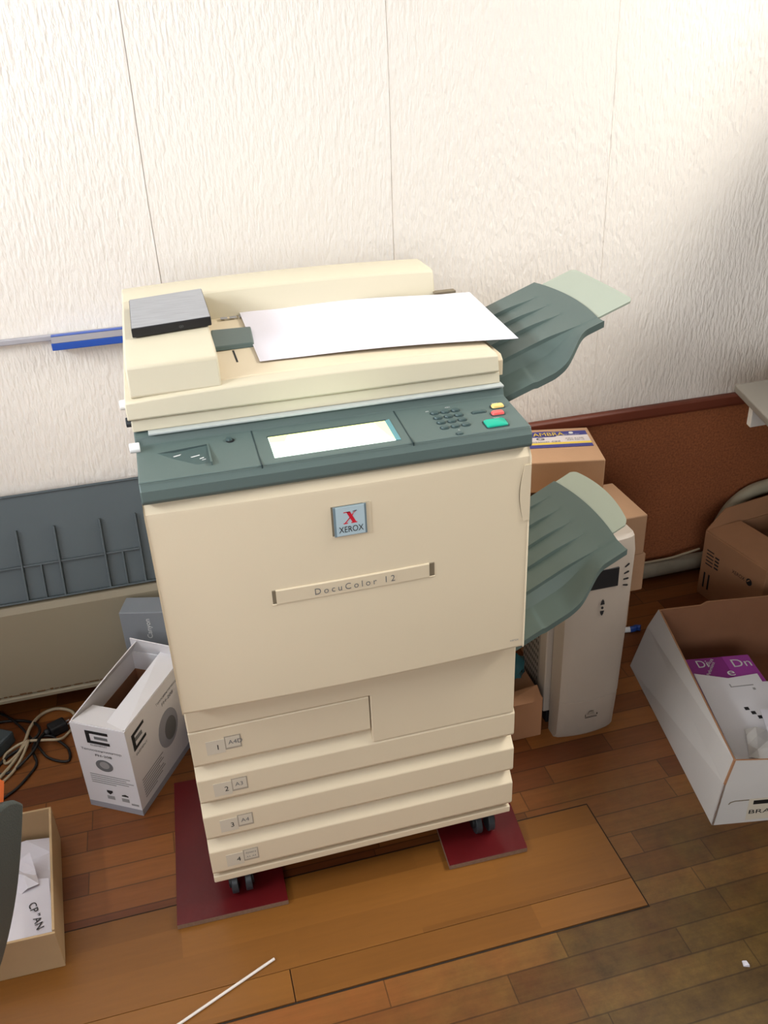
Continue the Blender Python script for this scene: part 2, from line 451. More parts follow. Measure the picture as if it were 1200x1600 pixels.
# paper drawers
def drawer(x0, x1, zl, zf, ztop, label, num, tagtxt, lx=None):
    mb = MB().use('cream')
    mb.prism([(0, zl+.008), (0, zf-.002), (.0015, zf), (.0165, ztop-.002), (.07, ztop-.002), (.07, zl-.004), (.014, zl-.004), (.012, zl), (.003, zl+.001)], 'x', x0, x1)
    d = put('paper_drawer', mb, PC, bevel=.0015, label=label)
    t = MB().use('label'); zc = (zl+zf)/2+.002
    t.box(.030, .062, -.0008, 0, zc-.017, zc+.013); t.use('label_edge'); t.box(.062, .0905, -.0008, 0, zc-.012, zc+.017)
    t.use('label'); t.box(.064, .0885, -.0011, 0, zc-.008, zc+.015)
    t.use('ink'); t.text(num, (.049, -.0008, zc-.008), X, Z, .011)
    if isinstance(tagtxt, str):
        t.use('ink_grey'); t.text(tagtxt, (.068, -.0011, zc-.001), X, Z, .009)
    else:
        t.use('ink_grey')
        t.text(tagtxt[0], (.067, -.0011, zc+.005), X, Z, .006, .019); t.text(tagtxt[1], (.067, -.0011, zc-.005), X, Z, .005, .018)
    put('drawer_label', t, d)
    return d
drawer(.004, .321, .378, .459, .462, 'narrow top drawer marked 1', '1', 'A4D')
drawer(.003, .601, .290, .349, .370, 'second drawer marked 2', '2', 'A3')
drawer(.002, .602, .199, .260, .279, 'third drawer marked 3', '3', 'A4')
drawer(.001, .602, .108, .169, .188, 'bottom drawer marked 4', '4', ('бумага', 'A3, A4'))
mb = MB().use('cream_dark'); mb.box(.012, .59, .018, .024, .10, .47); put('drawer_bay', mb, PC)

# front door, slightly bowed
def door_fn(bow=.0075):
    x0, x1, z0, z1 = .0035, .5985, .5265, .9125
    nu = 24; vs = []; fs = []
    def fy(x): s = (x-.301)/.2975; return -.031-bow*(1-s*s)
    rows = [(z0, .0), (z0, None), (z0+.004, 0), (z1-.02, 0), (z1-.014, .0012), (z1, .012), (z1, None)]
    for j, (z, dy) in enumerate(rows):
        for i in range(nu+1):
            x = x0+(x1-x0)*i/nu
            if j == 0: y = .0
            elif j == 1: y = fy(x)+.003
            elif j == len(rows)-1: y = .0
            else: y = fy(x)+dy
            vs.append((x, y, z))
    W = nu+1
    for j in range(len(rows)-1):
        for i in range(nu): fs.append((j*W+i, j*W+i+1, (j+1)*W+i+1, (j+1)*W+i))
    n = len(rows)
    fs.append(tuple(j*W for j in range(n-1, -1, -1))); fs.append(tuple(j*W+nu for j in range(n)))
    for i in range(nu): fs.append((i+1, i, (n-1)*W+i, (n-1)*W+i+1))
    return vs, fs, fy
vs, fs, FY = door_fn()
mb = MB().use('cream').add(vs, fs)
DOOR = put('front_door', mb, PC, bevel=.002, smooth=25)
# grip: a shallow lens in the right hand edge of the door
mb = MB()
mb.use('cream')
n = 14; zs = [.785+.10*i/n for i in range(n+1)]
pa = [(.5875-.0065*math.sin(math.pi*i/n), z) for i, z in enumerate(zs)]
mb.prism(pa+[(.5985, zs[-1]), (.5985, zs[0])], 'y', FY(.592)-.0022, FY(.592)+.006)
mb.use('cream_dark'); mb.prism([(a-.0016*math.sin(math.pi*i/n), z) for i, (a, z) in enumerate(pa)]+[(a, z) for a, z in reversed(pa)], 'y', FY(.592)-.0008, FY(.592)+.004)
put('door_grip', mb, DOOR)
# emblem
yE = FY(.30)
mb = MB().use('cream_dark'); mb.box(.2725, .3325, yE-.0006, yE+.004, .8165, .8685)
mb.use('cream'); mb.box(.2705, .3345, yE-.0009, yE+.002, .8150, .8180); mb.box(.322, .3345, yE-.0008, yE+.002, .8165, .8685)
mb.use('emblem_rim'); mb.box(.2755, .3265, yE-.0030, yE+.003, .8172, .8680)
mb.use('emblem'); mb.box(.279, .3235, yE-.0042, yE, .8185, .8675)
yy = yE-.0044
mb.use('red')
# the big serif X, its upper right arm breaking into pixels
o = (.2905, yy, .8385)
mb.poly(o, X, Z, [(.0045, .0205), (.0105, .0205), (.0195, .0015), (.0135, .0015)])
mb.poly(o, X, Z, [(.0005, .0205), (.0105, .0205), (.0105, .0190), (.0005, .0190)])
mb.poly(o, X, Z, [(.0115, .0015), (.0210, .0015), (.0210, 0), (.0115, 0)])
mb.poly(o, X, Z, [(.0012, .0015), (.0032, .0015), (.0112, .0100), (.0100, .0112)])
mb.poly(o, X, Z, [(-.0005, .0015), (.0062, .0015), (.0062, 0), (-.0005, 0)])
mb.poly(o, X, Z, [(.0108, .0118), (.0120, .0106), (.0158, .0160), (.0144, .0168)])
for (a, c) in ((.0150, .0172), (.0166, .0180), (.0178, .0192)): mb.rect((o[0]+a, yy, o[2]+c), X, Z, .0013, .0013)
mb.use('ink')
for (a, c) in ((.0150, .0198), (.0172, .0202), (.0192, .0204)): mb.rect((o[0]+a, yy, o[2]+c), X, Z, .0016, .0011)
mb.text('XEROX', (.2822, yy, .8240), X, Z, .0105, .0385)
put('emblem', mb, DOOR, label='pale blue emblem plate')
# name plate
mb = MB().use('cream_dark'); mb.box(.1700, .4345, FY(.3)+.0008, FY(.3)+.006, .7135, .7405)
def strip_pts(x0, x1, z0, z1, d, nn=10):
    vs = []; fs = []
    for i in range(nn+1):
        x = x0+(x1-x0)*i/nn; y = FY(x)
        vs += [(x, y+.002, z0), (x, y-d, z0), (x, y-d-.0004, z1-.0015), (x, y-d+.001, z1), (x, y+.002, z1)]
    for i in range(nn):
        a = i*5; b = a+5
        for k in range(4): fs.append((a+k, b+k, b+k+1, a+k+1))
    fs.append((4, 3, 2, 1, 0)); e = nn*5; fs.append((e, e+1, e+2, e+3, e+4))
    return vs, fs
mb = MB().use('cream').add(*strip_pts(.1765, .4255, .7145, .7395, .0022))
mb.use('cream_dark')
for (x0, x1) in ((.1705, .1762), (.4258, .4345)):
    mb.add(*strip_pts(x0, x1, .7145, .7395, .0006, 2))
mb.use('cream'); mb.add(*strip_pts(.4258, .4352, .7122, .7145, .0012, 2)); mb.add(*strip_pts(.1698, .1762, .7122, .7145, .0012, 2))
mb.use('ink_grey'); mb.text('DocuColor 12', (.2370, FY(.3)-.0034, .7205), X, Z, .0115, .130, spacing=1.5)
put('name_plate', mb, DOOR)
mb = MB().use('ink_soft'); mb.text('xerox', (.572, FY(.58)-.0004, .5445), X, Z, .0035, .016); put('small_mark', mb, DOOR)

# control panel (console): profile in y,z
KZ = (.958-.949)/.115
def cz(y): return .949+KZ*(y+.03)
mb = MB().use('teal')
mb.prism([(-.027, .9145), (-.034, .9165), (-.0375, .922), (-.036, .938), (-.030, .947), (-.026, cz(-.026)), (.083, cz(.083)), (.088, .9705), (.10, .9745), (.40, .9745), (.40, .9145)], 'x', .0045, .597)
CP = put('control_panel', mb, PC, bevel=.002)
def on(x, y, dz=0.0): return (x, y, cz(y)+dz)
SL = Vector((0, 1, KZ)).normalized()
mb = MB().use('strip')
mb.prism([(.083, .9725), (.083, .9758), (.10, .9768), (.10, .9740)], 'x', .026, .596); put('console_edge_strip', mb, CP, bevel=.0008, label='pale grey strip')
# screen bezel grooves and screen
mb = MB().use('teal_dark')
for x in (.179, .4075): mb.box(x-.0008, x+.0008, -.031, .085, cz(0)-.012, cz(0)-.0001); 
for x in (.179, .4075): mb.sheet([on(x-.0009, -.029, .0002), on(x+.0009, -.029, .0002), on(x+.0009, .083, .0002), on(x-.0009, .083, .0002)], .0003)
mb.sheet([on(.0045, -.0312, .0002), on(.597, -.0312, .0002), on(.597, -.0302, .0002), on(.0045, -.0302, .0002)], .0003)
put('panel_groove', mb, CP)
mb = MB().use('ledge')
def frame_on(mb, x0, x1, y0, y1, w, h):
    for a, b_, c, d in ((x0-w, x1+w, y1, y1+w), (x0-w, x1+w, y0-w, y0), (x0-w, x0, y0, y1), (x1, x1+w, y0, y1)):
        mb.sheet([on(a, c, 0), on(b_, c, 0), on(b_, d, 0), on(a, d, 0)], h)
mb.use('ledge'); mb.sheet([on(.385, -.0125, .0002), on(.393, -.0135, .0002), on(.393, .056, .0002), on(.385, .053, .0002)], .0008)
mb.use('teal_dark'); mb.sheet([on(.199, .0532, .0002), on(.387, .0532, .0002), on(.387, .0556, .0002), on(.199, .0556, .0002)], .0012)
mb.use('screen'); mb.sheet([on(.2005, -.0125, .0001), on(.385, -.0125, .0001), on(.385, .053, .0001), on(.2005, .053, .0001)], .0005)
mb.use('screen_green'); mb.sheet([on(.2008, -.0122, .0006), on(.217, -.0122, .0006), on(.211, .018, .0006), on(.2235, .033, .0006), on(.2008, .036, .0006)], .0002)
mb.use('screen_yellow'); mb.sheet([on(.2008, .0362, .0006), on(.2235, .0335, .0006), on(.232, .0528, .0006), on(.2008, .0528, .0006)], .0002)
mb.sheet([on(.376, .010, .0006), on(.3848, -.0122, .0006), on(.3848, .0528, .0006), on(.366, .0528, .0006)], .0002)
mb.sheet([on(.232, .0498, .0006), on(.366, .0498, .0006), on(.366, .0528, .0006), on(.232, .0528, .0006)], .0002)
put('screen', mb, CP, label='bright lit screen')
# keypad
def pill(mb, cx, cy, w, d, h, r, n=6):
    pts = []
    for (sx, sy, a0) in ((1, 1, 0), (-1, 1, 90), (-1, -1, 180), (1, -1, 270)):
        for k in range(n+1):
            a = R(a0+90*k/n); pts.append((cx+sx*(w/2-r)+r*math.cos(a), cy+sy*(d/2-r)+r*math.sin(a)))
    bot = [on(x, y, -.001) for x, y in pts]; top = [on(cx+(x-cx)*.86, cy+(y-cy)*.86, h) for x, y in pts]; m = len(pts)
    mid = [on(x, y, h*.6) for x, y in pts]
    fs = [tuple(range(2*m, 3*m))]
    for i in range(m):
        j = (i+1) % m; fs += [(i, j, m+j, m+i), (m+i, m+j, 2*m+j, 2*m+i)]
    mb.add(bot+mid+top, fs)
for r_, y in enumerate((.055, .038, .0215, .004)):
    for c_ in range(3):
        mb = MB().use('teal_dark'); pill(mb, .4677+.0174*c_, y, .0150, .0115, .0006, .005)
        mb.use('key'); pill(mb, .4677+.0174*c_, y, .0125, .0092, .0030, .0044)
        put('keypad_key', mb, CP, smooth=40)
mb = MB().use('teal_dark'); pill(mb, .4835, -.0205, .0125, .0095, .0006, .0045); mb.use('key'); pill(mb, .4835, -.0205, .010, .0075, .0022, .0036); put('keypad_key', mb, CP, smooth=40)
mb = MB().use('teal_dark'); pill(mb, .536, .038, .0255, .0085, .0006, .003); mb.use('key'); pill(mb, .536, .038, .0225, .006, .0022, .002); put('long_key', mb, CP, smooth=40)
for nm, cx, cy, w, d, ml in (('start_button', .5475, -.0065, .0345, .0225, 'btn_green'), ('stop_button', .5625, .0245, .0205, .0105, 'btn_red'), ('clear_button', .571, .0475, .0205, .0105, 'btn_yellow')):
    mb = MB().use('teal_dark'); pill(mb, cx, cy, w+.004, d+.004, .0008, .004); mb.use(ml); pill(mb, cx, cy, w, d, .0042, .0035); put(nm, mb, CP, smooth=40, label=ml.split('_')[1]+' button')
for (s_, x, y, w) in (('Clear', .566, .059, .010), ('Stop', .560, .0335, .008), ('Start', .551, .0095, .009), ('ABC', .489, .067, .009), ('#', .455, .0625, .006), ('C', .485, -.0115, .003)):
    mb = MB().use('white_ink'); mb.text(s_, on(x, y, .0002), X, SL, .0032, w); put('key_label', mb, CP)
# card slot recess at the left and a small dial
mb = MB().use('teal_dark')
mb.sheet([on(.034, .0525, .0001), on(.1085, .0605, .0001), on(.1085, .0565, .0001), on(.060, .0478, .0001)], .0003)
mb.use('key'); mb.sheet([on(.036, .0515, .0001), on(.060, .0475, .0001), on(.1085, .0562, .0001), on(.1085, .0015, .0001), on(.089, .0015, .0001), on(.058, .028, .0001)], .0003)
mb.use('teal'); mb.box(.1085, .1112, -.006, .062, cz(.03)-.004, cz(.03)+.0028)
mb.use('white_ink')
for q in ([(.057, .036), (.069, .0395), (.067, .036), (.058, .0335)], [(.0815, .0265), (.095, .0300), (.095, .0275), (.0835, .0245)], [(.094, .0185), (.1005, .021), (.1005, .0185), (.0945, .0165)], [(.097, .0135), (.103, .0150), (.103, .0135), (.0975, .0120)]):
    mb.sheet([on(a, b_, .0004) for a, b_ in reversed(q)], .0001)
put('card_recess', mb, CP)
mb = MB().use('black'); mb.cyl(on(.144, .061, -.001), .0065, .0018, n=20); mb.use('key'); mb.cyl(on(.1425, .063, 0), .0052, .0040, n=20, r2=.0042); put('contrast_dial', mb, CP, smooth=40)

# document feeder
CR = .007   # crown: the long edges rise a little in the middle
def crown(vs, a=CR):
    return [(x, y, z+a*(1-((x-.3)/.3)**2) if z > 1.0 else z) for x, y, z in vs]
class MBC(MB):
    def add(self, vs, fs): return MB.add(self, crown([tuple(v) for v in vs]), fs)
def slabx(mb, poly, x0, x1, n=16):
    """prism along x cut in n pieces so that it can be crowned"""
    k = len(poly); vs = []; fs = []
    for i in range(n+1):
        x = x0+(x1-x0)*i/n
        vs += [(x, p, q) for p, q in poly]
    for i in range(n):
        for j in range(k):
            a = i*k+j; b = i*k+(j+1) % k; fs.append((a, b, b+k, a+k))
    fs.append(tuple(range(k-1, -1, -1))); fs.append(tuple(n*k+j for j in range(k)))
    return mb.add(vs, fs)
mb = MBC().use('cream_lid')
slabx(mb, [(.094, .9765), (.097, .9945), (.64, .9945), (.64, .9765)], .0035, .5935)
DF = put('document_feeder', mb, PC, bevel=.002)
mb = MBC().use('cream_lid')
slabx(mb, [(.0955, .9952), (.092, .998), (.098, 1.0215), (.106, 1.0245), (.62, 1.0245), (.62, .9952)], -.0005, .591)
put('feeder_deck', mb, DF, bevel=.0015, smooth=30)
mb = MBC().use('cream_lid'); slabx(mb, [(.46, 1.024), (.474, 1.074), (.482, 1.0775), (.572, 1.077), (.582, 1.072), (.588, 1.02)], .0075, .6005)
put('rear_housing', mb, DF, bevel=.003, smooth=30)
mb = MB().use('cream_lid')
xs0, xs1 = .0085, .1455
prof = [(.1045, 1.0275), (.1165, 1.0700), (.121, 1.0730), (.150, 1.0775), (.30, 1.0805), (.465, 1.0800), (.474, 1.075), (.474, 1.0245), (.11, 1.0245)]
mb.prism(prof, 'x', xs0, xs1)
put('feed_cover', mb, DF, bevel=.003, smooth=30)
mb = MBC().use('cream'); slabx(mb, [(.125, 1.0246), (.128, 1.0262), (.470, 1.0262), (.470, 1.0246)], .1465, .588)
mb.use('ink')
for y0, y1 in ((.196, .258), (.352, .382)): mb.box(.1785, .1815, y0, y1, 1.0263, 1.0268)
put('document_tray', mb, DF)
mb = MB().use('teal')
mb.hexa([(.147, .262, 1.0325), (.218, .262, 1.0325), (.222, .352, 1.0325), (.151, .352, 1.0325), (.147, .266, 1.0395), (.216, .268, 1.0395), (.222, .345, 1.0445), (.153, .350, 1.0445)])
put('paper_guide', mb, DF, bevel=.002)
mb = MB().use('ink_soft')
for q in range(3): mb.rect((.178+.017*q, .438, 1.0355), X, Y, .013, .014, .0004)
put('size_icons', mb, DF)
mb = MB().use('cream'); mb.prism([(.108, .984), (.108, 1.010), (.118, 1.018), (.30, 1.020), (.30, .984)], 'x', .590, .6035); put('side_latch_cover', mb, DF, bevel=.0015)
mb = MB().use('cream_dark'); mb.box(.596, .64, .452, .468, 1.032, 1.037); put('exit_guide', mb, DF, bevel=.001)
for (y, z, ml, d) in ((.12, 1.013, 'white_pl', .014), (.105, .990, 'caster', .009), (.07, .962, 'white_pl', .009)):
    mb = MB().use(ml); mb.cyl((.005-d, y, z), .0075, d+.006, axis='x', n=16); put('side_peg', mb, PC, bevel=.001, label=('white' if ml == 'white_pl' else 'dark')+' peg')

# output trays on the right side
def sm(t): t = max(0, min(1, t)); return t*t*(3-2*t)
def out_tray(x0, x1, y0, y1, zend, k, D, lines, b, xa, xb, xe, label):
    """sloping tray: raised ribs with a step at each line, and a lower hand scoop in front of lines[0]"""
    def top(x, y): return zend+k*(x-x1)
    ys = lines[0]; rows = []
    for j in range(11): rows.append(('s', 1-j/10*(1-.0)))       # rim (t=1) to step (t=0)
    for i, l in enumerate(lines):
        hi = lines[i+1] if i+1 < len(lines) else y1
        for q in range(7):
            y = l+.0005+(hi-.0005-l-.0005)*q/6
            rows.append(('r', y, l, hi))
    nv = len(rows)-1
    def fn(u, v):
        r = rows[round(v*nv)]
        if r[0] == 's':
            t = r[1]; vv = 0
        yb = ys if r[0] == 's' else r[1]
        vv = max(0, (yb-y0)/(y1-y0))
        xend = x1+.013*(1-(2*vv-1)**2)
        x = x0+(xend-x0)*u
        if r[0] == 's':
            rim = y0-b*(1-sm((x-xa)/(xb-xa))); y = ys+(rim-ys)*t
            d = D*(1-sm((x-xa+.02)/(xe-xa+.02)))
            d *= .92+.08*sm((x-.652)/.008)
            z = top(x, y)-d*(.55*sm(t/.22)+.45*t) - .0012*(t > 0)
            z += .0015*max(0, (t-.85)/.15)
        else:
            y = r[1]; f = (1-sm((x-(x1-.10))/.085))
            z = top(x, y)+.0075*f*(1-(y-r[2])/(r[3]-r[2]))
        th = .0115
        return (x, y, z, min(z, top(x, y)+.002)-th)
    mb = MB().use('teal_tray').slab(fn, 72, nv)
    t = put('output_tray', mb, PC, smooth=24, label=label)
    return t, top
T1, top1 = out_tray(.597, .790, .132, .418, 1.045, .37, .027, (.160, .233, .291, .348), .040, .705, .768, .760, 'upper tray')
mb = MB().use('teal_tray')   # bracket under the upper tray
mb.prism([(.594, .915), (.594, .932), (.635, .947), (.668, .956), (.650, .940), (.615, .920)], 'y', .128, .40)
put('tray_bracket', mb, T1, bevel=.004)
def ext(parent, x0, x1, y0, y1, top, dz, arc):
    def fn(u, v):
        xe = x1+arc*(1-(2*v-1)**2)
        if v < .06 or v > .94: xe -= .006*(1-min(v, 1-v)/.06)**2
        x = x0+(xe-x0)*u; y = y0+(y1-y0)*v; z = top(x, y)+dz
        return (x, y, z, z-.0035)
    mb = MB().use('ext').slab(fn, 12, 40)
    put('tray_extension', mb, parent, smooth=30, label='pale green extension flap')
ext(T1, .775, .862, .160, .398, top1, -.003, .002)
T2, top2 = out_tray(.597, .820, .038, .342, .640, .53, .030, (.083, .142, .196, .250, .304), .028, .722, .785, .785, 'lower tray')
ext(T2, .80, .861, .102, .340, top2, -.003, .014)
# casters
def caster(x, y, drop):
    mb = MB().use('caster'); mb.box(x-.016, x+.016, y-.014, y+.020, .060-drop, .084); mb.cyl((x, y+.004, .0755), .02, .009, n=16)
    c = put('caster', mb, PC, bevel=.003)
    for s in (-1, 1):
        w = MB().use('caster'); xx = x+s*.0135-.0065; w.cyl((xx, y, .0425-drop), .0255, .013, axis='x', n=24)
        w.use('black'); w.cyl((xx+.004*s-.0005, y, .0425-drop), .0135, .014, axis='x', n=20)
        put('wheel', w, c, bevel=.0015, smooth=40)
for x, y, dr in ((.050, .036, 0), (.552, .036, 0), (.050, .58, .0168), (.552, .58, .0168)): caster(x, y, dr)

# red boards under the casters
def board(pts, h, label):
    mb = MB().use('board_edge').sheet([(x, y, .0045) for x, y in pts], h-.0012); mb.use('board'); mb.sheet([(x, y, .0045+h-.0012) for x, y in pts], .0012)
    put('red_board', mb, bevel=.0008, label=label, category='board', group='red boards under the casters')
board([(-.081, -.015), (.132, -.020), (.136, .35), (-.066, .36)], .012, 'wide dark red board under the left side of the copier')
board([(.457, -.035), (.623, -.038), (.634, .078), (.640, .35), (.478, .35)], .012, 'dark red board under the right front caster of the copier')

# ---------------------------------------------------------------- things on the copier
# A3 sheet
SP = [(.216, .486), (.663, .438), (.643, .140), (.214, .176)]
def sheet_fn(u, v):
    a = [SP[3][i]+(SP[2][i]-SP[3][i])*u for i in (0, 1)]; b_ = [SP[0][i]+(SP[1][i]-SP[0][i])*u for i in (0, 1)]
    x = a[0]+(b_[0]-a[0])*v; y = a[1]+(b_[1]-a[1])*v
    z = 1.0335+.006*sm(1-u*5)*(.3+.7*v)*.6+.0045*math.sin(math.pi*min(1, u*1.15))-.002*sm((u-.85)/.15)*(1-v)
    return (x, y, z+.001, z+.0006)
mb = MB().use('paper').slab(sheet_fn, 40, 16)
put('paper_sheet', mb, smooth=60, label='large blank white sheet of paper lying on the feeder tray of the copier', category='paper')
# flat black box on the feeder cover
mb = MB()
c0 = [(.0235, .229), (.1505, .250), (.1510, .440), (.0225, .412)]
mb.use('boxside'); mb.hexa([(x, y, 1.0812) for x, y in c0]+[(x, y, 1.0955) for x, y in c0])
FB = put('flat_box', mb, bevel=.0015, label='flat black box with a grey brushed top lying on the feeder cover of the copier', category='box')
mb = MB().use('boxtop'); mb.sheet([(x, y, 1.0956) for x, y in [(.0245, .231), (.1495, .2515), (.1500, .4385), (.0235, .4105)]], .0008)
put('box_lid', mb, FB, bevel=.0005, label='grey streaked lid')
mb = MB().use('ink_grey'); d_ = Vector((.127, .021, 0)).normalized(); mb.text('QD', (.098, .2405, 1.0855), d_, Z, .004); put('lettering', mb, FB)

# ---------------------------------------------------------------- wall rail and blue bar
mb = MB().use('railgrey'); mb.box(-1.1, .35, .822, .836, .922, .934)
put('cable_rail', mb, bevel=.002, label='thin grey rail running along the left part of the wall', category='rail')
mb = MB().use('blue'); mb.box(-.168, .30, .806, .8400, .9035, .9195); 
BB = put('plastic_bar', mb, bevel=.0015, label='bright blue plastic bar on the wall behind the copier', category='bar')
mb = MB().use('railgrey'); mb.box(-.166, .30, .806, .8215, .9198, .9345); mb.use('blue'); mb.box(-.166, .30, .8055, .8215, .9346, .936); put('grey_band', mb, BB, bevel=.001)

# ---------------------------------------------------------------- radiator and leaning panel
mb = MB().use('radiator')
mb.prism([(.70, .085), (.70, .318), (.706, .334), (.72, .3365), (.806, .3365), (.806, .085)], 'x', -1.15, .012)
RD = put('radiator', mb, bevel=.003, label='old cream metal radiator cover against the wall left of the copier', category='radiator')
mb = MB().use('radiator'); mb.prism([(.696, .070), (.696, .079), (.709, .0845), (.80, .0845), (.80, .070)], 'x', -1.15, .012); put('bottom_lip', mb, RD, bevel=.001)
mb = MB().use('rust')
x = -.47
while x < -.02:
    w = random.uniform(.006, .03); h = random.uniform(.001, .0055); mb.box(x, x+w, .6993, .7005, .085, .085+h); x += w+random.uniform(0, .012)
put('rust_edge', mb, RD, label='rusty lower edge')
mb = MB().use('radiator'); mb.box(-1.15, .012, .806, .824, .09, .325); put('back_plate', mb, RD)
for xx in (-1.1, -.03):
    mb = MB().use('radiator'); mb.box(xx-.02, xx+.02, .74, .79, 0, .072); put('foot', mb, RD, bevel=.002)
# panel: p(x, s, d) with s up the slope 0..1 and d towards the room
P0 = Vector((0, .716, .3375)); UP = Vector((0, .1015, .2375)); NR = Vector((1, 0, 0)).cross(UP).normalized()
def pp(x, s, d=0.0): return tuple(P0+UP*s+NR*d+Vector((x, 0, 0)))
mb = MB().use('panel')
def pbox(x0, x1, s0, s1, d0, d1):
    mb.hexa([pp(x0, s0, d0), pp(x0, s0, d1), pp(x1, s0, d1), pp(x1, s0, d0), pp(x0, s1, d0), pp(x0, s1, d1), pp(x1, s1, d1), pp(x1, s1, d0)][0:8])
pbox(-1.0, .03, 0, .985, -.004, .001)
LP = put('ribbed_panel', mb, recalc=True, bevel=.001, label='slate grey ribbed plastic panel leaning on the wall above the radiator', category='panel')
def rib(x0, x1, s0, s1, d0, d1):
    global mb
    mb = MB().use('panel'); pbox(x0, x1, s0, s1, d0, d1); put('rib', mb, LP, recalc=True, bevel=.0008)
for xa in (-.335, -.250, -.146, -.063): rib(xa-.0022, xa+.0022, .012, .66 if xa < -.3 else .655, .001, .013)
for xa in (-.4225, -.51): rib(xa-.0022, xa+.0022, .012, .655, .001, .013)
for xa in (-.293, -.1055): rib(xa-.0018, xa+.0018, .012, .325, .001, .010)
rib(-1.0, -.063, .318, .336, .001, .009); rib(-1.0, -.02, .0, .016, .001, .014); rib(-1.0, .03, .965, .985, .001, .006)

# ---------------------------------------------------------------- white product box with open flaps
O = Vector((-.137, .298, 0)); u = Vector((-.113, .069, 0)).normalized(); v = Vector((.52, .854, 0)).normalized()
W_, L_, H_ = .132, .252, .2405
def eb(a, b_, z): return tuple(O+u*a+v*b_+Vector((0, 0, z)))
th = .003
mb = MB().use('whitebox')
def eslab(a0, a1, b0, b1, z0, z1):
    mb.hexa([eb(a0, b0, z0), eb(a0, b1, z0), eb(a1, b1, z0), eb(a1, b0, z0), eb(a0, b0, z1), eb(a0, b1, z1), eb(a1, b1, z1), eb(a1, b0, z1)])
eslab(0, W_, 0, th, 0, H_); eslab(0, W_, L_-th, L_, 0, H_); eslab(0, th, th, L_-th, 0, H_); eslab(W_-th, W_, th, L_-th, 0, H_)
mb.use('kraft_in'); eslab(th, W_-th, th, L_-th, 0, .004)
for (a0, a1, b0, b1) in ((th, W_-th, th, th+.0006), (th, W_-th, L_-th-.0006, L_-th), (th, th+.0006, th, L_-th), (W_-th-.0006, W_-th, th, L_-th)): eslab(a0, a1, b0, b1, .004, H_-.05)
EB = put('product_box', mb, recalc=True, label='white printed product box with open top flaps, standing left of the copier', category='box')
# printing
mb = MB()
un = -u   # reading direction on the front-left face
oF = Vector(eb(W_, -.0004, 0))
def F(a, z): return tuple(oF+un*a+Vector((0, 0, z)))
mb.use('greyband'); mb.rect(F(0, .0005), un, Z, W_, .016)
mb.use('ink')
mb.poly(F(.034, .192), un, Z, [(0, 0), (.055, 0), (.055, .0075), (.0095, .0075), (.0095, .0275), (.055, .0275), (.055, .035), (0, .035)])
mb.use('ink_grey'); mb.rect(F(.054, .2055), un, Z, .032, .0075)
mb.text('ELEMENT', F(.041, .185), un, Z, .005, .040)
mb.text('Тепловентилятор', F(.014, .168), un, Z, .008, .098); mb.use('ink'); mb.text('FH-208', F(.046, .156), un, Z, .0065, .040)
mb.use('ink_grey'); mb.poly(F(.062, .131), un, Z, [(.021*math.cos(t*math.pi/10), .0165*math.sin(t*math.pi/10)) for t in range(20)])
mb.use('ink_soft'); mb.poly(F(.063, .133), un, Z, [(.012*math.cos(t*math.pi/8), .010*math.sin(t*math.pi/8)) for t in range(16)], .0005)
for q in range(5):
    mb.use('ink_soft'); mb.rect(F(.020, .100-.006*q), un, Z, (.098, .088, .105, .092, .06)[q], .0022)
mb.use('ink'); mb.poly(F(.052, .046), un, Z, [(0, .006), (.007, 0), (.014, .007), (.014, .012), (0, .012)]); mb.poly(F(.088, .046), un, Z, [(0, .002), (.016, .002), (.016, .005), (.009, .008), (0, .005)])
mb.use('ink_soft')
for q in range(2): mb.rect(F(.050+.036*q, .032), un, Z, .018, .010)
mb.rect(F(.108, .026), un, Z, .018, .005)
put('front_print', mb, EB)
mb = MB(); oS = Vector(eb(-.0004, 0, 0))
def S(a, z): return tuple(oS+v*a+Vector((0, 0, z)))
mb.use('greyband'); mb.rect(S(0, .0005), v, Z, L_, .016)
mb.use('ink'); mb.poly(S(.018, .170), v, Z, [(0, 0), (.050, .004), (.050, .012), (.010, .0085), (.010, .0365), (.050, .040), (.050, .048), (0, .044)])
mb.use('ink_grey'); mb.text('ELEMENT', S(.022, .156), v, Z, .006, .045); mb.rect(S(.028, .190), v, Z, .028, .010)
mb.text('Тепловентилятор', S(.120, .205), v, Z, .009, .095); mb.text('FH-208', S(.142, .190), v, Z, .009, .05)
mb.use('greyband'); mb.poly(S(.150, .122), v, Z, [(.042*math.cos(t*math.pi/12), .048*math.sin(t*math.pi/12)) for t in range(24)])
mb.use('ink_grey'); mb.poly(S(.158, .116), v, Z, [(.024*math.cos(t*math.pi/12), .030*math.sin(t*math.pi/12)) for t in range(24)], .0006)
mb.use('ink_soft')
for q in range(8): mb.rect(S(.022, .082-.007*q), v, Z, (.09, .082, .088, .07, .085, .09, .076, .05)[q], .0030)
put('side_print', mb, EB)
def flap(name, pts, th=.0022):
    m_ = MB().use('whitebox').sheet(pts, th); put(name, m_, EB, recalc=True)
flap('right_flap', [eb(.001, .004, H_), eb(.001, L_-.002, H_), eb(.050, L_-.004, H_+.012), eb(.055, .012, H_-.004)])
flap('front_flap', [eb(W_-.004, .001, H_), eb(.004, .001, H_), eb(.020, .070, H_-.012), eb(W_-.010, .070, H_-.012)])
flap('back_flap', [eb(.004, L_-.001, H_), eb(W_-.004, L_-.001, H_), eb(W_-.012, L_-.012, H_+.045), eb(.020, L_-.012, H_+.040)])
flap('left_flap', [eb(W_-.001, .001, H_), eb(W_-.001, L_-.001, H_), eb(W_-.026, L_-.004, H_+.040), eb(W_-.024, .12, H_+.036), eb(W_-.002, .008, H_+.004)])

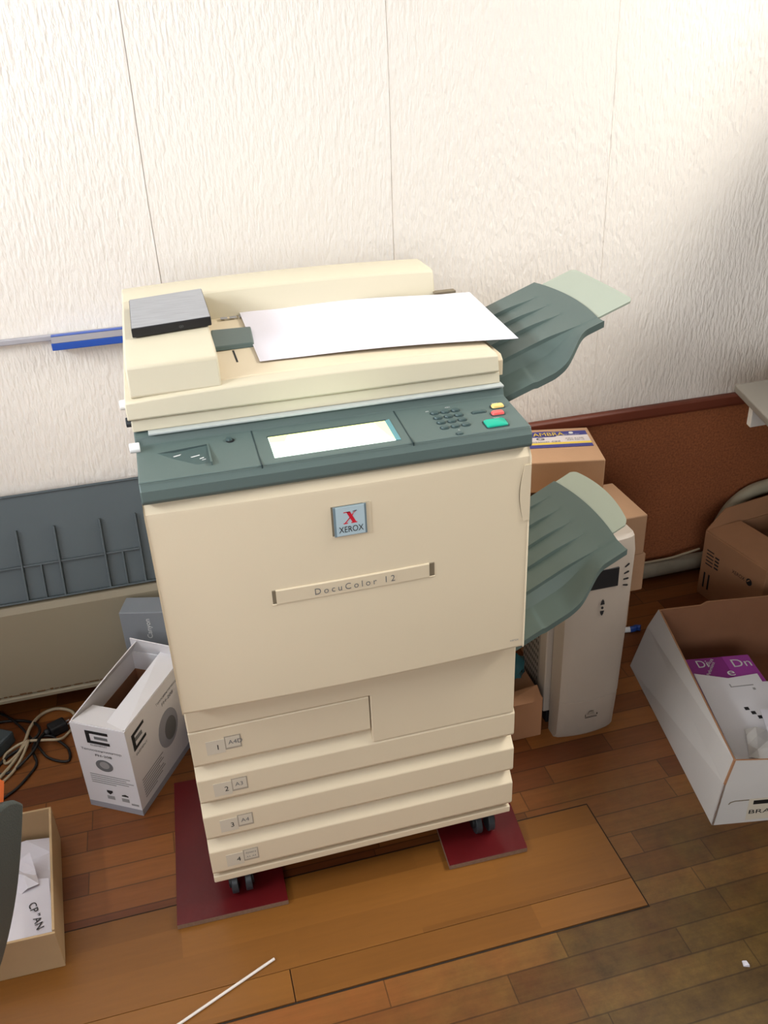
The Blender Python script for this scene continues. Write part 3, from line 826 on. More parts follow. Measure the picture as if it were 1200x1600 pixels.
# grey package behind it
mb = MB(Matrix.Translation((-.064, .645, 0)) @ Matrix.Rotation(R(-16), 4, 'Z')).use('greybox')
mb.box(-.062, .048, -.035, .03, 0, .318)
GP = put('grey_carton', mb, bevel=.002, label='slim grey carton with white lettering standing behind the white product box', category='box')
mb = MB(Matrix.Translation((-.064, .645, 0)) @ Matrix.Rotation(R(-16), 4, 'Z')).use('white_ink')
mb.text('Canyon', (.012, -.0352, .245), Z, -X, .016, .055); put('lettering', mb, GP)

# ---------------------------------------------------------------- cables on the floor, left
rb = .0032
mb = MB().use('blackcable').tube([(-.55, .775, .004), (-.483, .749, .004), (-.431, .684, .009), (-.375, .584, .008), (-.354, .548, .004), (-.323, .524, .004), (-.303, .523, .004), (-.306, .560, .004), (-.327, .590, .008), (-.352, .617, .010), (-.378, .612, .011), (-.388, .575, .012), (-.378, .534, .004), (-.394, .496, .004), (-.425, .455, .004), (-.50, .40, .004)], rb, 8)
put('black_cable', mb, smooth=50, label='black power cable looped on the floor beside the product box', category='cable')
mb = MB().use('blackcable').tube([(-.56, .70, .004), (-.50, .715, .004), (-.43, .705, .004), (-.385, .665, .014), (-.376, .625, .017), (-.405, .60, .010), (-.45, .575, .004), (-.47, .53, .004), (-.43, .525, .004), (-.385, .56, .019), (-.372, .60, .021), (-.36, .635, .012), (-.345, .655, .006)], .0036, 8)
put('black_cable', mb, smooth=50, label='second black cable crossing under the loop, ending at the black plug', category='cable')
mb = MB().use('whitecable').tube([(-.290, .66, .006), (-.305, .700, .006), (-.344, .722, .006), (-.379, .709, .006), (-.399, .659, .014), (-.407, .610, .016), (-.428, .560, .006), (-.458, .510, .005), (-.53, .42, .005)], .0042, 8)
put('white_cable', mb, smooth=50, label='dirty white cable arching from the product box over the floor', category='cable', group='white cables on the floor')
mb = MB().use('whitecable').tube([(-.298, .640, .004), (-.313, .615, .004), (-.327, .592, .014), (-.364, .597, .017), (-.409, .602, .018), (-.452, .586, .006), (-.448, .555, .004), (-.42, .575, .012), (-.398, .60, .022), (-.415, .548, .010), (-.445, .50, .004), (-.52, .43, .004)], .0035, 8)
put('white_cable', mb, smooth=50, label='thin white cable bent back on itself below the thicker white one', category='cable', group='white cables on the floor')
mb = MB(Matrix.Translation((-.333, .640, 0)) @ Matrix.Rotation(R(25), 4, 'Z')).use('black'); mb.box(-.022, .020, -.016, .016, 0, .026); mb.cyl((-.022, 0, .013), .0085, -.012, axis='x', n=14)
PG = put('power_plug', mb, bevel=.004, label='black power plug on the floor behind the product box', category='plug')
mb = MB(Matrix.Translation((-.333, .640, 0)) @ Matrix.Rotation(R(25), 4, 'Z')).use('railgrey')
for s in (-.0065, .0065): mb.cyl((.0195, s, .013), .002, .012, axis='x', n=10)
put('pin', mb, PG)
mb = MB(Matrix.Translation((-.505, .620, 0)) @ Matrix.Rotation(R(-32), 4, 'Z')).use('panel'); mb.box(-.07, .055, -.05, .05, 0, .035)
PB = put('power_brick', mb, bevel=.006, label='grey power supply block on the floor at the left edge', category='power supply')


# ---------------------------------------------------------------- tan carton with waste paper, bottom left
cu_ = Vector((-1, .02, 0)).normalized(); cv_ = Vector((-.078, .997, 0)).normalized(); cO = Vector((-.286, -.032, 0.0045))
def lc(a, b_, z): return tuple(cO+cu_*a+cv_*b_+Vector((0, 0, z)))
mb = MB().use('tan'); CH = .095; CLn = .315; CWd = .25; ct = .005
def cs(a0, a1, b0, b1, z0, z1): mb.hexa([lc(a0, b0, z0), lc(a0, b1, z0), lc(a1, b1, z0), lc(a1, b0, z0), lc(a0, b0, z1), lc(a0, b1, z1), lc(a1, b1, z1), lc(a1, b0, z1)])
cs(0, CWd, 0, ct, 0, CH-.002); cs(0, ct, ct+.0012, CLn-ct, 0, CH); cs(CWd-ct, CWd, ct, CLn-ct, 0, CH); cs(0, CWd, CLn-ct, CLn, 0, CH); cs(ct, CWd-ct, ct, CLn-ct, 0, .004)
LC = put('open_carton', mb, recalc=True, bevel=.001, label='low open tan carton holding waste paper beside the dark chair', category='carton')
def crumple(name, pts, z, amp, label, group, material='paper', n=10, seed=1, ink=None, tilt=0):
    rnd = random.Random(seed); hs = [[rnd.uniform(-1, 1) for _ in range(n+2)] for _ in range(n+2)]
    A, B_, C_, D_ = [Vector((*p, 0)) for p in pts]
    def fn(u_, v_):
        p = (A*(1-u_)+B_*u_)*(1-v_)+(D_*(1-u_)+C_*u_)*v_
        i = min(int(u_*n), n-1); j = min(int(v_*n), n-1); fu = u_*n-i; fv = v_*n-j
        h = (hs[i][j]*(1-fu)+hs[i+1][j]*fu)*(1-fv)+(hs[i][j+1]*(1-fu)+hs[i+1][j+1]*fu)*fv
        zz = z+amp*(1+h)+tilt*u_
        return (p.x, p.y, zz+.0008, zz)
    m_ = MB().use(material).slab(fn, n, n)
    return put(name, m_, label=label, category='paper', group=group)
def l2(a, b_): q = lc(a, b_, 0); return (q[0], q[1])
w1 = crumple('waste_paper', [l2(.02, .14), l2(.20, .12), l2(.21, .29), l2(.015, .30)], .012, .012, 'crumpled pale blue white sheet at the back of the tan carton', 'waste paper in the tan carton', n=4, seed=3)
w2 = crumple('waste_paper', [l2(.008, .012), l2(.21, .012), l2(.20, .20), l2(.018, .175)], .045, .001, 'flat printed sheet leaning at the front of the tan carton', 'waste paper in the tan carton', n=3, seed=5)
mb = MB().use('ink'); mb.text('CP "AN', (-.352, .088, .0482), (.30, -.954, 0), (.954, .30, 0), .015, .066, depth=.0006); put('lettering', mb, w2)
crumple('waste_paper', [l2(.035, .16), l2(.10, .14), l2(.11, .22), l2(.05, .235)], .040, .014, 'small crumpled white scrap on top of the other sheets in the tan carton', 'waste paper in the tan carton', n=3, seed=9)

# ---------------------------------------------------------------- dark chair, cut by the left edge
CH_ = thing('office_chair', (-.62, -.62, .0), 'dark grey green office chair with an orange seat back, cut off at the left edge', 'chair')
def back_fn(off, th_, inset):
    def fn(u_, v_):
        # u: across (y), v: up
        yy_ = -.62+(u_-.5)*(.42-inset); s = v_
        rnd_ = 1-abs(2*u_-1)**5
        z = .362+inset*.4+(.47-inset*.8)*(s*(.86+.14*rnd_))+th_
        x = -.272+.165*s+.02*math.sin(math.pi*s)-.05*(2*u_-1)**2+off-.55*(-.41-yy_)
        return (x, yy_, z)
    return fn
def shell(mb, f1, f2, nu=24, nv=24):
    vs = []; fs = []
    for f in (f1, f2):
        for j in range(nv+1):
            for i in range(nu+1): vs.append(f(i/nu, j/nv))
    Wd = nu+1; T = Wd*(nv+1)
    for j in range(nv):
        for i in range(nu):
            a = j*Wd+i; fs.append((a, a+1, a+Wd+1, a+Wd)); fs.append((T+a, T+a+Wd, T+a+Wd+1, T+a+1))
    rim = list(range(Wd))+[j*Wd+nu for j in range(1, nv+1)]+[nv*Wd+i for i in range(nu-1, -1, -1)]+[j*Wd for j in range(nv-1, 0, -1)]
    for q in range(len(rim)):
        a, b2 = rim[q], rim[(q+1) % len(rim)]; fs.append((b2, a, T+a, T+b2))
    mb.add(vs, fs)
mb = MB().use('chair'); shell(mb, back_fn(0, 0, 0), back_fn(-.022, 0, .0))
put('back_shell', mb, CH_, smooth=40, recalc=True, bevel=.006, seg=3)
mb = MB().use('orange'); shell(mb, back_fn(-.011, .040, .006), back_fn(-.062, .040, .03))
put('back_cushion', mb, CH_, smooth=40, recalc=True, label='orange cushion')
mb = MB().use('orange'); mb.box(-.95, -.50, -.83, -.42, .40, .46); put('seat', mb, CH_, bevel=.02, seg=4)
mb = MB().use('chair'); mb.box(-.53, -.40, -.66, -.58, .375, .45); mb.box(-.80, -.50, -.70, -.54, .375, .40); put('back_bracket', mb, CH_, bevel=.01)
mb = MB().use('black'); mb.cyl((-.72, -.62, .08), .026, .30, n=20); put('gas_column', mb, CH_)
for k in range(5):
    a = 2*math.pi*k/5+.5+math.pi/2; d = Vector((math.cos(a), math.sin(a), 0)); c = Vector((-.72, -.62, 0)); s = d.cross(Z)*.02
    e = c+d*.25
    mb = MB().use('black'); mb.hexa([tuple(c+s+Z*.06), tuple(c-s+Z*.06), tuple(e-s*.7+Z*.05), tuple(e+s*.7+Z*.05), tuple(c+s+Z*.10), tuple(c-s+Z*.10), tuple(e-s*.7+Z*.072), tuple(e+s*.7+Z*.072)])
    lg = put('base_leg', mb, CH_, bevel=.005, recalc=True)
    mb = MB().use('black'); mb.cyl(tuple(e+Vector((-.011, 0, .0275))), .023, .022, axis='x', n=16); put('wheel', mb, lg, bevel=.003)

# ---------------------------------------------------------------- tower UPS
UP_ = thing('tower_ups', (.885, .34, 0), 'off-white tower power unit with a black display, standing on the floor right of the copier', 'power unit')
def bez_fn():
    # front bezel: gently bowed, chamfered at the sides
    mb = MB().use('ups'); nu, prof = 16, [(0.0, .018), (.020, .0035), (.118, -.0015), (.1185, -.0005), (.123, -.0005), (.1235, -.0020), (.30, -.003), (.50, 0), (.53, .010), (.5355, .018)]
    vs = []; fs = []
    for z, dy in prof:
        wl = .815; wr = .957+.0125*(z/.535)
        for i in range(nu+1):
            t = i/nu; x = wl+(wr-wl)*t
            y = .2375+dy-.010*(1-(2*t-1)**2)+(.004 if i in (0, nu) else 0)
            vs.append((x, y, z))
    Wd = nu+1; n = len(prof)
    for j in range(n-1):
        for i in range(nu): fs.append((j*Wd+i, j*Wd+i+1, (j+1)*Wd+i+1, (j+1)*Wd+i))
    # back ring
    base = len(vs)
    for z, dy in prof:
        vs += [(.815, .288, z), (.957+.0125*(z/.535), .288, z)]
    for j in range(n-1):
        a = base+2*j; fs += [(a, j*Wd, (j+1)*Wd, a+2), (j*Wd+nu, a+1, a+3, (j+1)*Wd+nu), (a+1, a, a+2, a+3)]
    fs.append(tuple([base]+[base+1]+[nu-i for i in range(nu+1)])); fs.append(tuple([base+2*n-2]+[(n-1)*Wd+i for i in range(nu+1)]+[base+2*n-1]))
    mb.add(vs, fs); return mb
BZ = put('front_bezel', bez_fn(), UP_, smooth=35, recalc=True)
mb = MB().use('ups_grey'); mb.box(.822, .962, .288, .299, .012, .528); put('bezel_joint', mb, UP_)
mb = MB().use('ups'); mb.box(.804, .972, .299, .335, .045, .532); put('frame_collar', mb, UP_, bevel=.003)
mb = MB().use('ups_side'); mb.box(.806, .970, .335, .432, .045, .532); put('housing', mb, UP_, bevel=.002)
mb = MB().use('ink')
for rz in range(22):
    for ry in range(9):
        z = .065+rz*.0205; y = .345+ry*.0095
        mb.add([(.8056, y, z), (.8056, y+.0042, z+.001), (.8056, y+.0042, z+.011), (.8056, y, z+.010)], [(0, 3, 2, 1)])
put('vent_slots', mb, UP_)
mb = MB().use('black'); mb.box(.818, .962, .31, .42, 0, .046); put('foot_frame', mb, UP_)
def fyb(x): t = (x-.815)/.150; return .2375-.010*(1-(2*t-1)**2)-.0035
mb = MB().use('black'); mb.box(.846, .927, .2255, .236, .4255, .4725); put('display', mb, UP_, bevel=.001, label='black display')
def cap_(x, z, ang, l, w):
    mb = MB().use('ink')
    d = Vector((math.cos(R(ang)), 0, math.sin(R(ang)))); s_ = Vector((-d.z, 0, d.x)); c = Vector((x, fyb(x)-.0002, z))
    mb.sheet([tuple(c+d*a*l+s_*b_*w) for a, b_ in ((-.5, -.3), (.3, -.5), (.5, -.2), (.5, .2), (.3, .5), (-.5, .3))], .0006)
    put('indicator_light', mb, UP_)
for z, an in ((.4715, 40), (.4535, 22), (.4375, 5), (.4215, -12)): cap_(.9465, z, an, .0125, .0048)
xx = .893
for pts_ in ([(-.0048, .0085), (.0048, .0085), (.003, .0175), (0, .022), (-.003, .0175)], [(-.0048, -.008), (-.003, -.016), (0, -.0205), (.003, -.016), (.0048, -.008)]):
    mb = MB().use('ink'); mb.poly((xx, fyb(xx)-.0004, .3770), X, Z, pts_, .0008); put('arrow_key', mb, UP_)
mb = MB().use('ink'); mb.poly((xx, fyb(xx)-.0004, .3770), X, Z, [(.0028*math.cos(t*math.pi/5), .0034*math.sin(t*math.pi/5)) for t in range(10)], .0008); put('round_key', mb, UP_)
xx = .889
mb = MB().use('ink'); mb.rect((xx-.0145, fyb(xx)-.0008, .0705), X, Z, .030, .0016); mb.rect((xx-.0145, fyb(xx)-.0008, .0745), X, Z, .0013, .006); mb.rect((xx+.014, fyb(xx)-.0008, .0765), X, Z, .0026, .0044)
mb.use('ups_grey'); mb.poly((xx, fyb(xx)-.0006, .079), X, Z, [(-.009, 0), (.009, 0), (.006, .009), (-.004, .0095)], .0006)
put('maker_mark', mb, UP_)

# ---------------------------------------------------------------- parcels behind the power unit
def parcel(x0, x1, y0, y1, z0, z1, label, mt='kraft2', name='kraft_parcel'):
    mb = MB().use(mt); mb.box(x0, x1, y0, y1, z0, z1)
    return put(name, mb, bevel=.004, seg=3, label=label, category='parcel', group='kraft parcels behind the power unit')
parcel(.87, 1.085, .449, .627, 0, .125, 'kraft parcel on the floor, lowest of the stack behind the off-white power unit')
parcel(.87, 1.098, .448, .626, .1255, .2325, 'kraft parcel second from the bottom of the stack behind the power unit')
parcel(.86, 1.128, .447, .625, .233, .3395, 'kraft parcel third from the bottom, below the topmost of the stack')
P2 = parcel(.86, 1.120, .446, .624, .340, .450, 'kraft parcel topmost of the stack behind the lower tray of the copier')
parcel(.80, 1.04, .645, .815, 0, .466, 'tall kraft parcel against the wall, carrying the oil carton', 'kraft')
# AMBRA carton, turned a little
aF = Vector((1.063, .567, .467)); au = Vector((-.974, .227, 0)).normalized(); av = Vector((.227, .974, 0)).normalized()
def am(a, b_, z): return tuple(aF+au*a+av*b_+Vector((0, 0, z)))
AW, AD, AHt = .275, .200, .083
mb = MB().use('kraft2'); mb.hexa([am(0, 0, 0), am(0, AD, 0), am(AW, AD, 0), am(AW, 0, 0), am(0, 0, AHt), am(0, AD, AHt), am(AW, AD, AHt), am(AW, 0, AHt)])
AB = put('oil_carton', mb, recalc=True, bevel=.003, label='brown carton with a purple and white oil label on top, behind the copier', category='carton')
mb = MB().use('lightlabel'); ar = -au
def lb(a, b_): return am(AW-a, b_, AHt+.0003)
y0, y1 = .082, .178
mb.rect(lb(.02, y0), ar, av, .245, y1-y0, .0006)
mb.use('navy'); mb.rect(lb(.02, y0), ar, av, .245, .018, .0009); mb.rect(lb(.17, y1-.026), ar, av, .095, .026, .0009); mb.rect(lb(.02, y1-.012), ar, av, .15, .012, .0009)
mb.poly(lb(.02, y1-.032), ar, av, [(0, 0), (.16, 0), (.175, .014), (.165, .032), (.14, .036), (0, .028)], .0008)
mb.use('yellow'); mb.rect(lb(.02, y0+.018), ar, av, .245, .012, .0009)
mb.text('AMBRA', (*lb(.125, y1-.027)[:2], aF.z+AHt+.001), ar, av, .020, .080, depth=.0012)
mb.use('ink'); mb.text('Multi G', (*lb(.055, .128)[:2], aF.z+AHt+.001), ar, av, .013, .095, depth=.0012)
mb.use('ink_grey'); mb.text('Transmission Oil', (*lb(.062, .112)[:2], aF.z+AHt+.001), ar, av, .009, .125, depth=.0012)
mb.text('NH 410B', (*lb(.205, .128)[:2], aF.z+AHt+.001), ar, av, .006, .045, depth=.0012); mb.text('API GL-4', (*lb(.205, .118)[:2], aF.z+AHt+.001), ar, av, .006, .045, depth=.0012)
mb.use('white_ink'); mb.poly((*lb(.225, y1-.012)[:2], aF.z+AHt+.0012), ar, av, [(.006*math.cos(t*math.pi/6), .006*math.sin(t*math.pi/6)) for t in range(12)], .0006)
mb.text('NEW HOLLAND', (*lb(.200, y1-.025)[:2], aF.z+AHt+.001), ar, av, .004, .045, depth=.0012)
put('oil_label', mb, AB, recalc=False)

# small carton with teal bag between copier and power unit
mb = MB().use('kraft'); mb.box(.652, .790, .272, .42, 0, .115); 
SC = put('small_carton', mb, bevel=.003, label='small brown carton on the floor between the copier and the power unit', category='carton')
mb = MB().use('kraft'); mb.hexa([(.66, .272, .1152), (.786, .272, .1152), (.786, .30, .1152), (.66, .30, .1152), (.66, .262, .1165), (.760, .262, .1165), (.786, .30, .132), (.66, .30, .119)]); put('carton_flap', mb, SC, recalc=True)
rnd = random.Random(4)
mb = MB().use('tealbag'); nu, nv = 22, 12; vs = []; fs = []
for j in range(nv+1):
    for i in range(nu):
        th_ = 2*math.pi*i/nu; ph = math.pi*j/nv
        r_ = 1+.16*math.sin(3*th_+j)+.12*math.sin(5*th_-2*j)+rnd.uniform(-.09, .09)
        vs.append((.716+.058*r_*math.sin(ph)*math.cos(th_), .358+.050*r_*math.sin(ph)*math.sin(th_), .160+.038*math.cos(ph)*(1+rnd.uniform(-.1, .1))))
for j in range(nv):
    for i in range(nu): fs.append((j*nu+i, j*nu+(i+1) % nu, (j+1)*nu+(i+1) % nu, (j+1)*nu+i))
mb.add(vs, fs)
put('plastic_bag', mb, recalc=True, smooth=25, label='crumpled teal plastic bag on the small carton beside the copier', category='bag')
# blue and white wrapper on the floor
mb = MB().use('blue').tube([(1.186, .574, .009), (1.196, .572, .010), (1.206, .576, .009), (1.216, .570, .010)], .0085, 8, 3); mb.use('white_pl').tube([(1.170, .577, .009), (1.186, .574, .009)], .008, 8, 0)
put('wrapper', mb, smooth=30, label='small blue and white wrapper on the floor beside the kraft parcels', category='wrapper')

# ---------------------------------------------------------------- white box with papers, right edge
bO = Vector((1.019, -.084, 0)); bu = Vector((.983, -.18, 0)).normalized(); bv = Vector((.18, .983, 0)).normalized()
BL, BW = .535, .42
def bb(a, b_, z): return tuple(bO+bu*a+bv*b_+Vector((0, 0, z)))
mb = MB().use('whitebox2')
def wall_(p, t_in, inner='kraft_in'):
    """p: four outer points (bottom a, bottom b, top b, top a); thickness towards t_in"""
    q = [Vector(x)+Vector(t_in) for x in p]; n_ = len(p)
    mb.use('whitebox2'); mb.add(p, [tuple(range(n_))])
    mb.use(inner); mb.add([tuple(x) for x in q], [tuple(range(n_-1, -1, -1))])
    mb.use('kraft'); mb.add(list(p)+[tuple(x) for x in q], [(i, n_+i, n_+(i+1) % n_, (i+1) % n_) for i in range(n_)])
ti = tuple(bu*.004)
wall_([bb(0, 0, 0), bb(0, BL, 0), bb(.034, BL, .122), bb(.010, 0, .115)][::-1], ti)
wall_([bb(.010, 0, .115), bb(.034, BL, .122), bb(.056, BL-.004, .176), bb(.022, .002, .178)][::-1], ti, 'whitebox2')
tj = tuple(bv*.004)
wall_([bb(0, 0, 0), bb(BW, 0, 0), bb(BW-.006, .003, .150), bb(.08, .003, .172), bb(.022, .002, .178), bb(.010, 0, .115)], tj)
tk = tuple(-bv*.004)
wall_([bb(BW, BL, 0), bb(0, BL, 0), bb(.034, BL, .122), bb(.056, BL-.004, .176), bb(.165, BL, .178), bb(.180, BL, .187), bb(BW-.03, BL, .19), bb(BW-.01, BL, .12)], tk)
wall_([bb(BW, BL, 0), bb(BW-.01, BL, .12), bb(BW-.03, BL, .19), bb(BW-.006, .003, .150), bb(BW, 0, 0)][::-1], tuple(-bu*.004))
mb.use('kraft_in'); mb.sheet([bb(.004, .004, .0005), bb(BW-.004, .004, .0005), bb(BW-.004, BL-.004, .0005), bb(.004, BL-.004, .0005)], .003)
WB = put('paper_box', mb, label='open white box with a brown inside, holding papers, at the right edge', category='box')
mb = MB().use('cream_dark')
mb.poly(bb(.0, -.0006, 0), bu, Z, [(.026, .058), (.030, .064), (.040, .067), (.34, .066), (.34, .064), (.040, .0645), (.032, .062), (.028, .057)])
mb.use('black'); mb.rect(bb(.080, -.0008, .052), bu, Z, .10, .011)
mb.use('label'); mb.rect(bb(.070, -.0005, .008), bu, Z, .13, .060, .0003)
mb.use('ink'); mb.text('BRAX', bb(.074, -.001, .026), bu, Z, .011, .066)
put('box_print', mb, WB)
# contents
PZ = .112
def flat(name, pts, z0, z1, material, label, cat, group=None, bevel=.001):
    m_ = MB().use(material).sheet([(x, y, z0) for x, y in pts], z1-z0)
    tg = dict(label=label, category=cat)
    if group: tg['group'] = group
    return put(name, m_, bevel=bevel, recalc=True, **tg)
def b2(a, b_): q = bb(a, b_, 0); return (q[0], q[1])
PR = flat('paper_ream', [b2(.045, .118), b2(.245, .118), b2(.245, .412), b2(.045, .412)], .008, .106, 'purple', 'purple wrapped paper ream at the back of the open white box', 'ream')
mb = MB().use('purple2'); mb.sheet([(*b2(.178, .28), .1062), (*b2(.244, .24), .1062), (*b2(.244, .411), .1062), (*b2(.178, .411), .1062)], .0006)
mb.use('white_ink')
mb.text('Di', (*b2(.108, .376), .107), bu, bv, .026, .026, depth=.0004); mb.text('Dn', (*b2(.192, .368), .107), bu, bv, .028, .045, depth=.0006)
mb.text('Performance', (*b2(.122, .345), .107), (.70, .71, 0), (-.71, .70, 0), .008, .055, depth=.0004)
mb.text('e', (*b2(.166, .338), .107), bu, bv, .018, .018, depth=.0004); mb.text('plus', (*b2(.136, .378), .107), (.8, .6, 0), (-.6, .8, 0), .012, .03, depth=.0004)
put('wrap_print', mb, PR)
EN = flat('white_envelope', [b2(.062, .03), b2(.325, .02), b2(.330, .300), b2(.231, .304), b2(.232, .334), b2(.158, .326), b2(.085, .352)], .1085, .1115, 'whitebox', 'large white folded card lying over the purple ream in the open box', 'card', bevel=.0005)
mb = MB().use('ink_soft'); mb.poly((*b2(.150, .292), .1118), bu, bv, [(0, 0), (.055, .002), (.055, .005), (.003, .003), (.003, .012), (0, .012)]); put('printed_line', mb, EN)
mb = MB().use('ink_soft'); mb.rect((*b2(.198, .278), .1118), bu, bv, .006, .007); put('printed_spot', mb, EN)
for q in range(3):
    mb = MB().use('ink'); mb.rect((*b2(.150+.009*q, .213-.015*q), .1118), bu, bv, .010, .010); put('printed_square', mb, EN)
crumple('torn_paper', [b2(.088, .062), b2(.150, .045), b2(.180, .130), b2(.118, .150)], .1125, .010, 'torn grey white scrap of folded paper on the card in the open white box', 'torn paper in the white box', 'whitebox2', n=3, seed=12)
crumple('torn_paper', [b2(.128, .025), b2(.26, .020), b2(.27, .150), b2(.165, .185)], .124, .014, 'torn white scrap of paper beside the grey one, at the right edge', 'torn paper in the white box', 'paper', n=3, seed=21)

# ---------------------------------------------------------------- brown carton further back
kO = Vector((1.466, .692, 0)); ku = Vector((.14, -.99, 0)).normalized(); kv = Vector((.99, .14, 0)).normalized()
def kb(a, b_, z): return tuple(kO+ku*a+kv*b_+Vector((0, 0, z)))
KL, KW, KH = .235, .36, .205
mb = MB().use('kraft')
def ks(a0, a1, b0, b1, z0, z1): mb.hexa([kb(a0, b0, z0), kb(a1, b0, z0), kb(a1, b1, z0), kb(a0, b1, z0), kb(a0, b0, z1), kb(a1, b0, z1), kb(a1, b1, z1), kb(a0, b1, z1)])
ks(0, KL, 0, .004, 0, KH); ks(0, KL, KW-.004, KW, 0, KH); ks(0, .004, .004, KW-.004, 0, KH); ks(KL-.004, KL, .004, KW-.004, 0, KH); ks(.004, KL-.004, .004, KW-.004, 0, .004)
KC = put('brown_carton', mb, recalc=True, bevel=.0015, label='brown corrugated carton with raised flaps near the grey hose, at the right edge', category='carton')
def kflap(name, pts):
    m_ = MB().use('kraft').sheet(pts, .004); put(name, m_, KC, recalc=True)
kflap('side_flap', [kb(.002, .002, KH), kb(KL-.002, .002, KH), kb(KL-.01, .115, KH+.006), kb(.01, .115, KH+.006)])
kflap('back_flap', [kb(.0, .0, KH+.001), kb(.0, KW, KH+.001), kb(-.018, KW-.01, KH+.055), kb(-.016, .075, KH+.047), kb(-.004, .01, KH+.006)])
kflap('front_flap', [kb(KL, .004, KH+.007), kb(KL, KW, KH+.007), kb(KL-.075, KW-.01, KH+.028), kb(KL-.085, .09, KH+.028)])
kr = ku
def kp(a, z): return kb(a, -.0006, z)
mb = MB().use('ink'); mb.text('XEROX', kp(.120, .135), kr, Z, .011, .048); put('lettering', mb, KC)
mb = MB().use('ink'); mb.poly(kp(.184, .1405), kr, Z, [(.0105*math.cos(t*math.pi/8), .0105*math.sin(t*math.pi/8)) for t in range(16)], .0005)
mb.use('kraft'); mb.rect(kp(.178, .138), (.10, -.70, .70), (-.1, .7, .7), .012, .003, .0008); put('ball_logo', mb, KC)
mb = MB().use('ink')
for q in range(5): mb.rect(kp(.018, .152-.011*q), kr, Z, .028, .0035)
for q in range(4): mb.rect(kp(.052, .143-.011*q), kr, Z, .016, .005)
put('small_print', mb, KC)
for a in (.018, .036):
    mb = MB().use('ink'); mb.rect(kp(a, .03), kr, Z, .006, .05); put('upright_mark', mb, KC)

# pipe along the wall and the grey hose
mb = MB().use('pipe').tube([(1.10, .795, .032), (1.30, .795, .033), (1.50, .797, .034), (1.97, .80, .036)], .024, 16, 4)
PI_ = put('floor_pipe', mb, smooth=50, label='worn grey pipe lying along the foot of the wall behind the cartons', category='pipe')
mb = MB().use('hose').tube([(1.575, .798, .061), (1.582, .798, .12), (1.612, .798, .190), (1.665, .798, .236), (1.735, .798, .252), (1.81, .798, .246), (1.88, .798, .19), (1.90, .798, .10), (1.90, .798, .061)], .021, 14, 6)
put('grey_hose', mb, smooth=50, label='thick grey hose arching up behind the brown carton at the right', category='hose')
mb = MB().use('whitecable').tube([(1.14, .80, .062), (1.30, .797, .062), (1.42, .792, .064), (1.47, .785, .075), (1.52, .782, .085)], .0035, 8)
put('white_cable', mb, smooth=50, label='thin white cable lying on top of the floor pipe', category='cable')

# ---------------------------------------------------------------- desk corner, right edge
dA = Vector((1.344, .502, 0)); dB = Vector((1.290, .300, 0)); dd = (dB-dA).normalized()
pts = [tuple(dA), tuple(dA+dd*.75), (1.93, -.30, 0), (1.93, .52, 0)]
DK = thing('desk', (1.62, .1, 0), 'grey topped desk with white legs, only its corner showing at the right edge', 'desk')
mb = MB().use('desk'); mb.sheet([(x, y, .728) for x, y, z in reversed(pts)], .017); put('desk_top', mb, DK, recalc=True, bevel=.003)
mb = MB().use('desk_white'); mb.sheet([(x, y, .68) for x, y in ((1.375, .478), (1.92, .49), (1.92, .468), (1.370, .456))], .0475); put('apron', mb, DK, recalc=True, bevel=.002)
for x, y in ((1.40, .44), (1.90, .46), (1.33, -.17), (1.90, -.26)):
    mb = MB().use('desk_white'); 
    if (x, y) == (1.40, .44): mb.box(1.885, 1.915, .40, .43, 0, .728)
    elif (x, y) == (1.90, .46): mb.box(1.88, 1.915, .44, .4675, 0, .728)
    else: mb.box(x-.016, x+.016, y-.016, y+.016, 0, .728)
    if (x, y) != (1.40, .44): put('desk_leg', mb, DK, bevel=.003)

# ---------------------------------------------------------------- bits on the floor
mb = MB().use('stick').tube([(-.17, -.238, .0075), (-.083, -.202, .0075), (.087, -.130, .0075)], .0027, 8, 0)
put('white_stick', mb, smooth=50, label='thin white stick lying on the orange laminate in the foreground', category='stick')
mb = MB().use('paper'); mb.hexa([(.893, -.380, .0002), (.903, -.384, .0002), (.904, -.374, .0002), (.896, -.370, .0002), (.893, -.380, .002), (.902, -.383, .006), (.901, -.375, .007), (.897, -.371, .003)])
put('paper_scrap', mb, recalc=True, label='tiny pale paper scrap on the worn floor at the lower right', category='scrap')

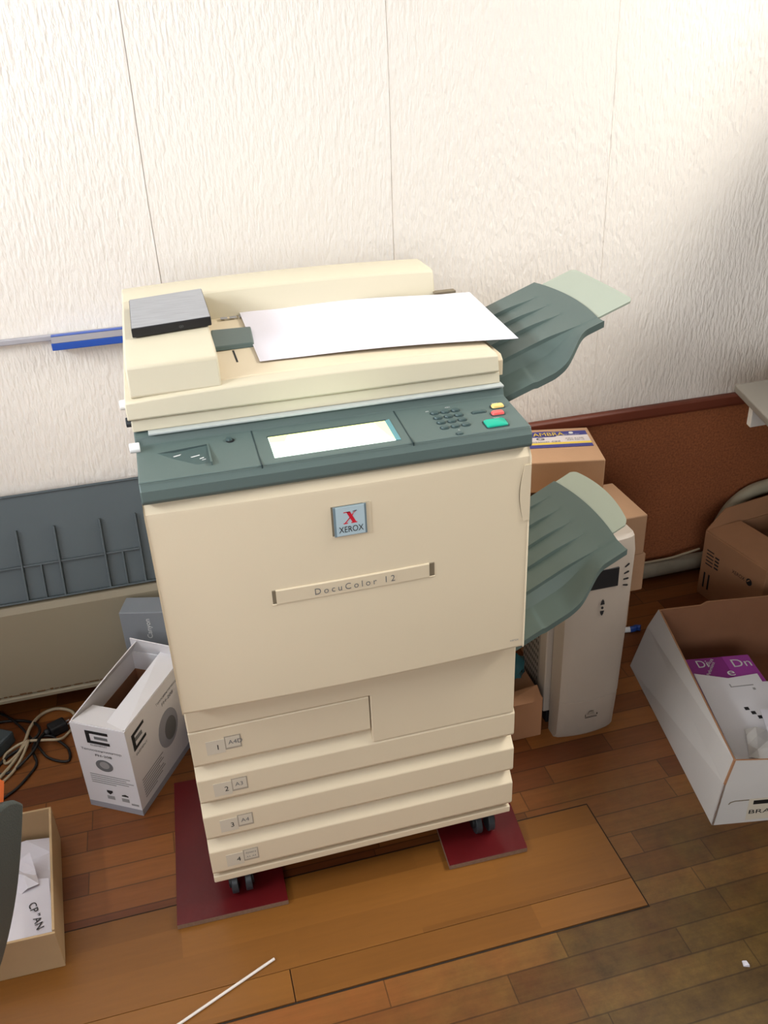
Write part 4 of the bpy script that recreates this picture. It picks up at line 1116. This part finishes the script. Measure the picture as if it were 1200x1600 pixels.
# ---------------------------------------------------------------- light
def area(name, loc, rot, sx, sy, power, rgb, spread=180):
    l = bpy.data.lights.new(name, 'AREA'); l.shape = 'RECTANGLE'; l.size = sx; l.size_y = sy; l.energy = power; l.color = rgb; l.spread = R(spread)
    o = bpy.data.objects.new(name, l); COL.objects.link(o); o.location = loc; o.rotation_euler = rot; return o
def aim(o, target):
    d = Vector(target)-o.location; o.rotation_euler = d.to_track_quat('-Z', 'Y').to_euler()
# daylight: bright patches of sky outside the three windows
o = area('daylight_left', (RX0-.6, -.30, 1.88), (0, 0, 0), 2.3, 1.1, 270, (.90, .95, 1.0)); aim(o, (.2, .3, 1.45))
o = area('daylight_right', (RX1+.75, (WR[0]+WR[1])/2+.1, 2.85), (0, 0, 0), 1.8, 1.0, 195, (1.0, .96, .88)); aim(o, (.9, .4, 1.0))
o = area('daylight_front', (-1.2, RY0-.6, 1.8), (0, 0, 0), 2.2, 1.4, 98, (.96, .98, 1.0)); aim(o, (.2, .3, .9))
w = bpy.data.worlds.new('World'); scene.world = w; w.use_nodes = True
w.node_tree.nodes['Background'].inputs[0].default_value = (.75, .86, 1, 1); w.node_tree.nodes['Background'].inputs[1].default_value = .6

# ---------------------------------------------------------------- camera
cam = bpy.data.cameras.new('camera'); co = bpy.data.objects.new('camera', cam); COL.objects.link(co)
co.location = (.0718, -1.2052, 1.5020)
co.rotation_mode = 'XYZ'; co.rotation_euler = (R(61.32), R(2.34), R(-14.92))
cam.sensor_fit = 'VERTICAL'; cam.sensor_height = 24; cam.sensor_width = 18; cam.lens = 24*1395/1600; cam.clip_start = .02
scene.camera = co
vs_ = scene.view_settings
vs_.view_transform = 'Standard'; vs_.look = 'None'; vs_.gamma = 1.0; vs_.use_curve_mapping = False; vs_.exposure = 0.0
scene.render.film_transparent = False
scene.cycles.use_denoising = True
scene.cycles.max_bounces = 8; scene.cycles.diffuse_bounces = 5; scene.cycles.caustics_reflective = False; scene.cycles.caustics_refractive = False
scene.cycles.sample_clamp_indirect = 6
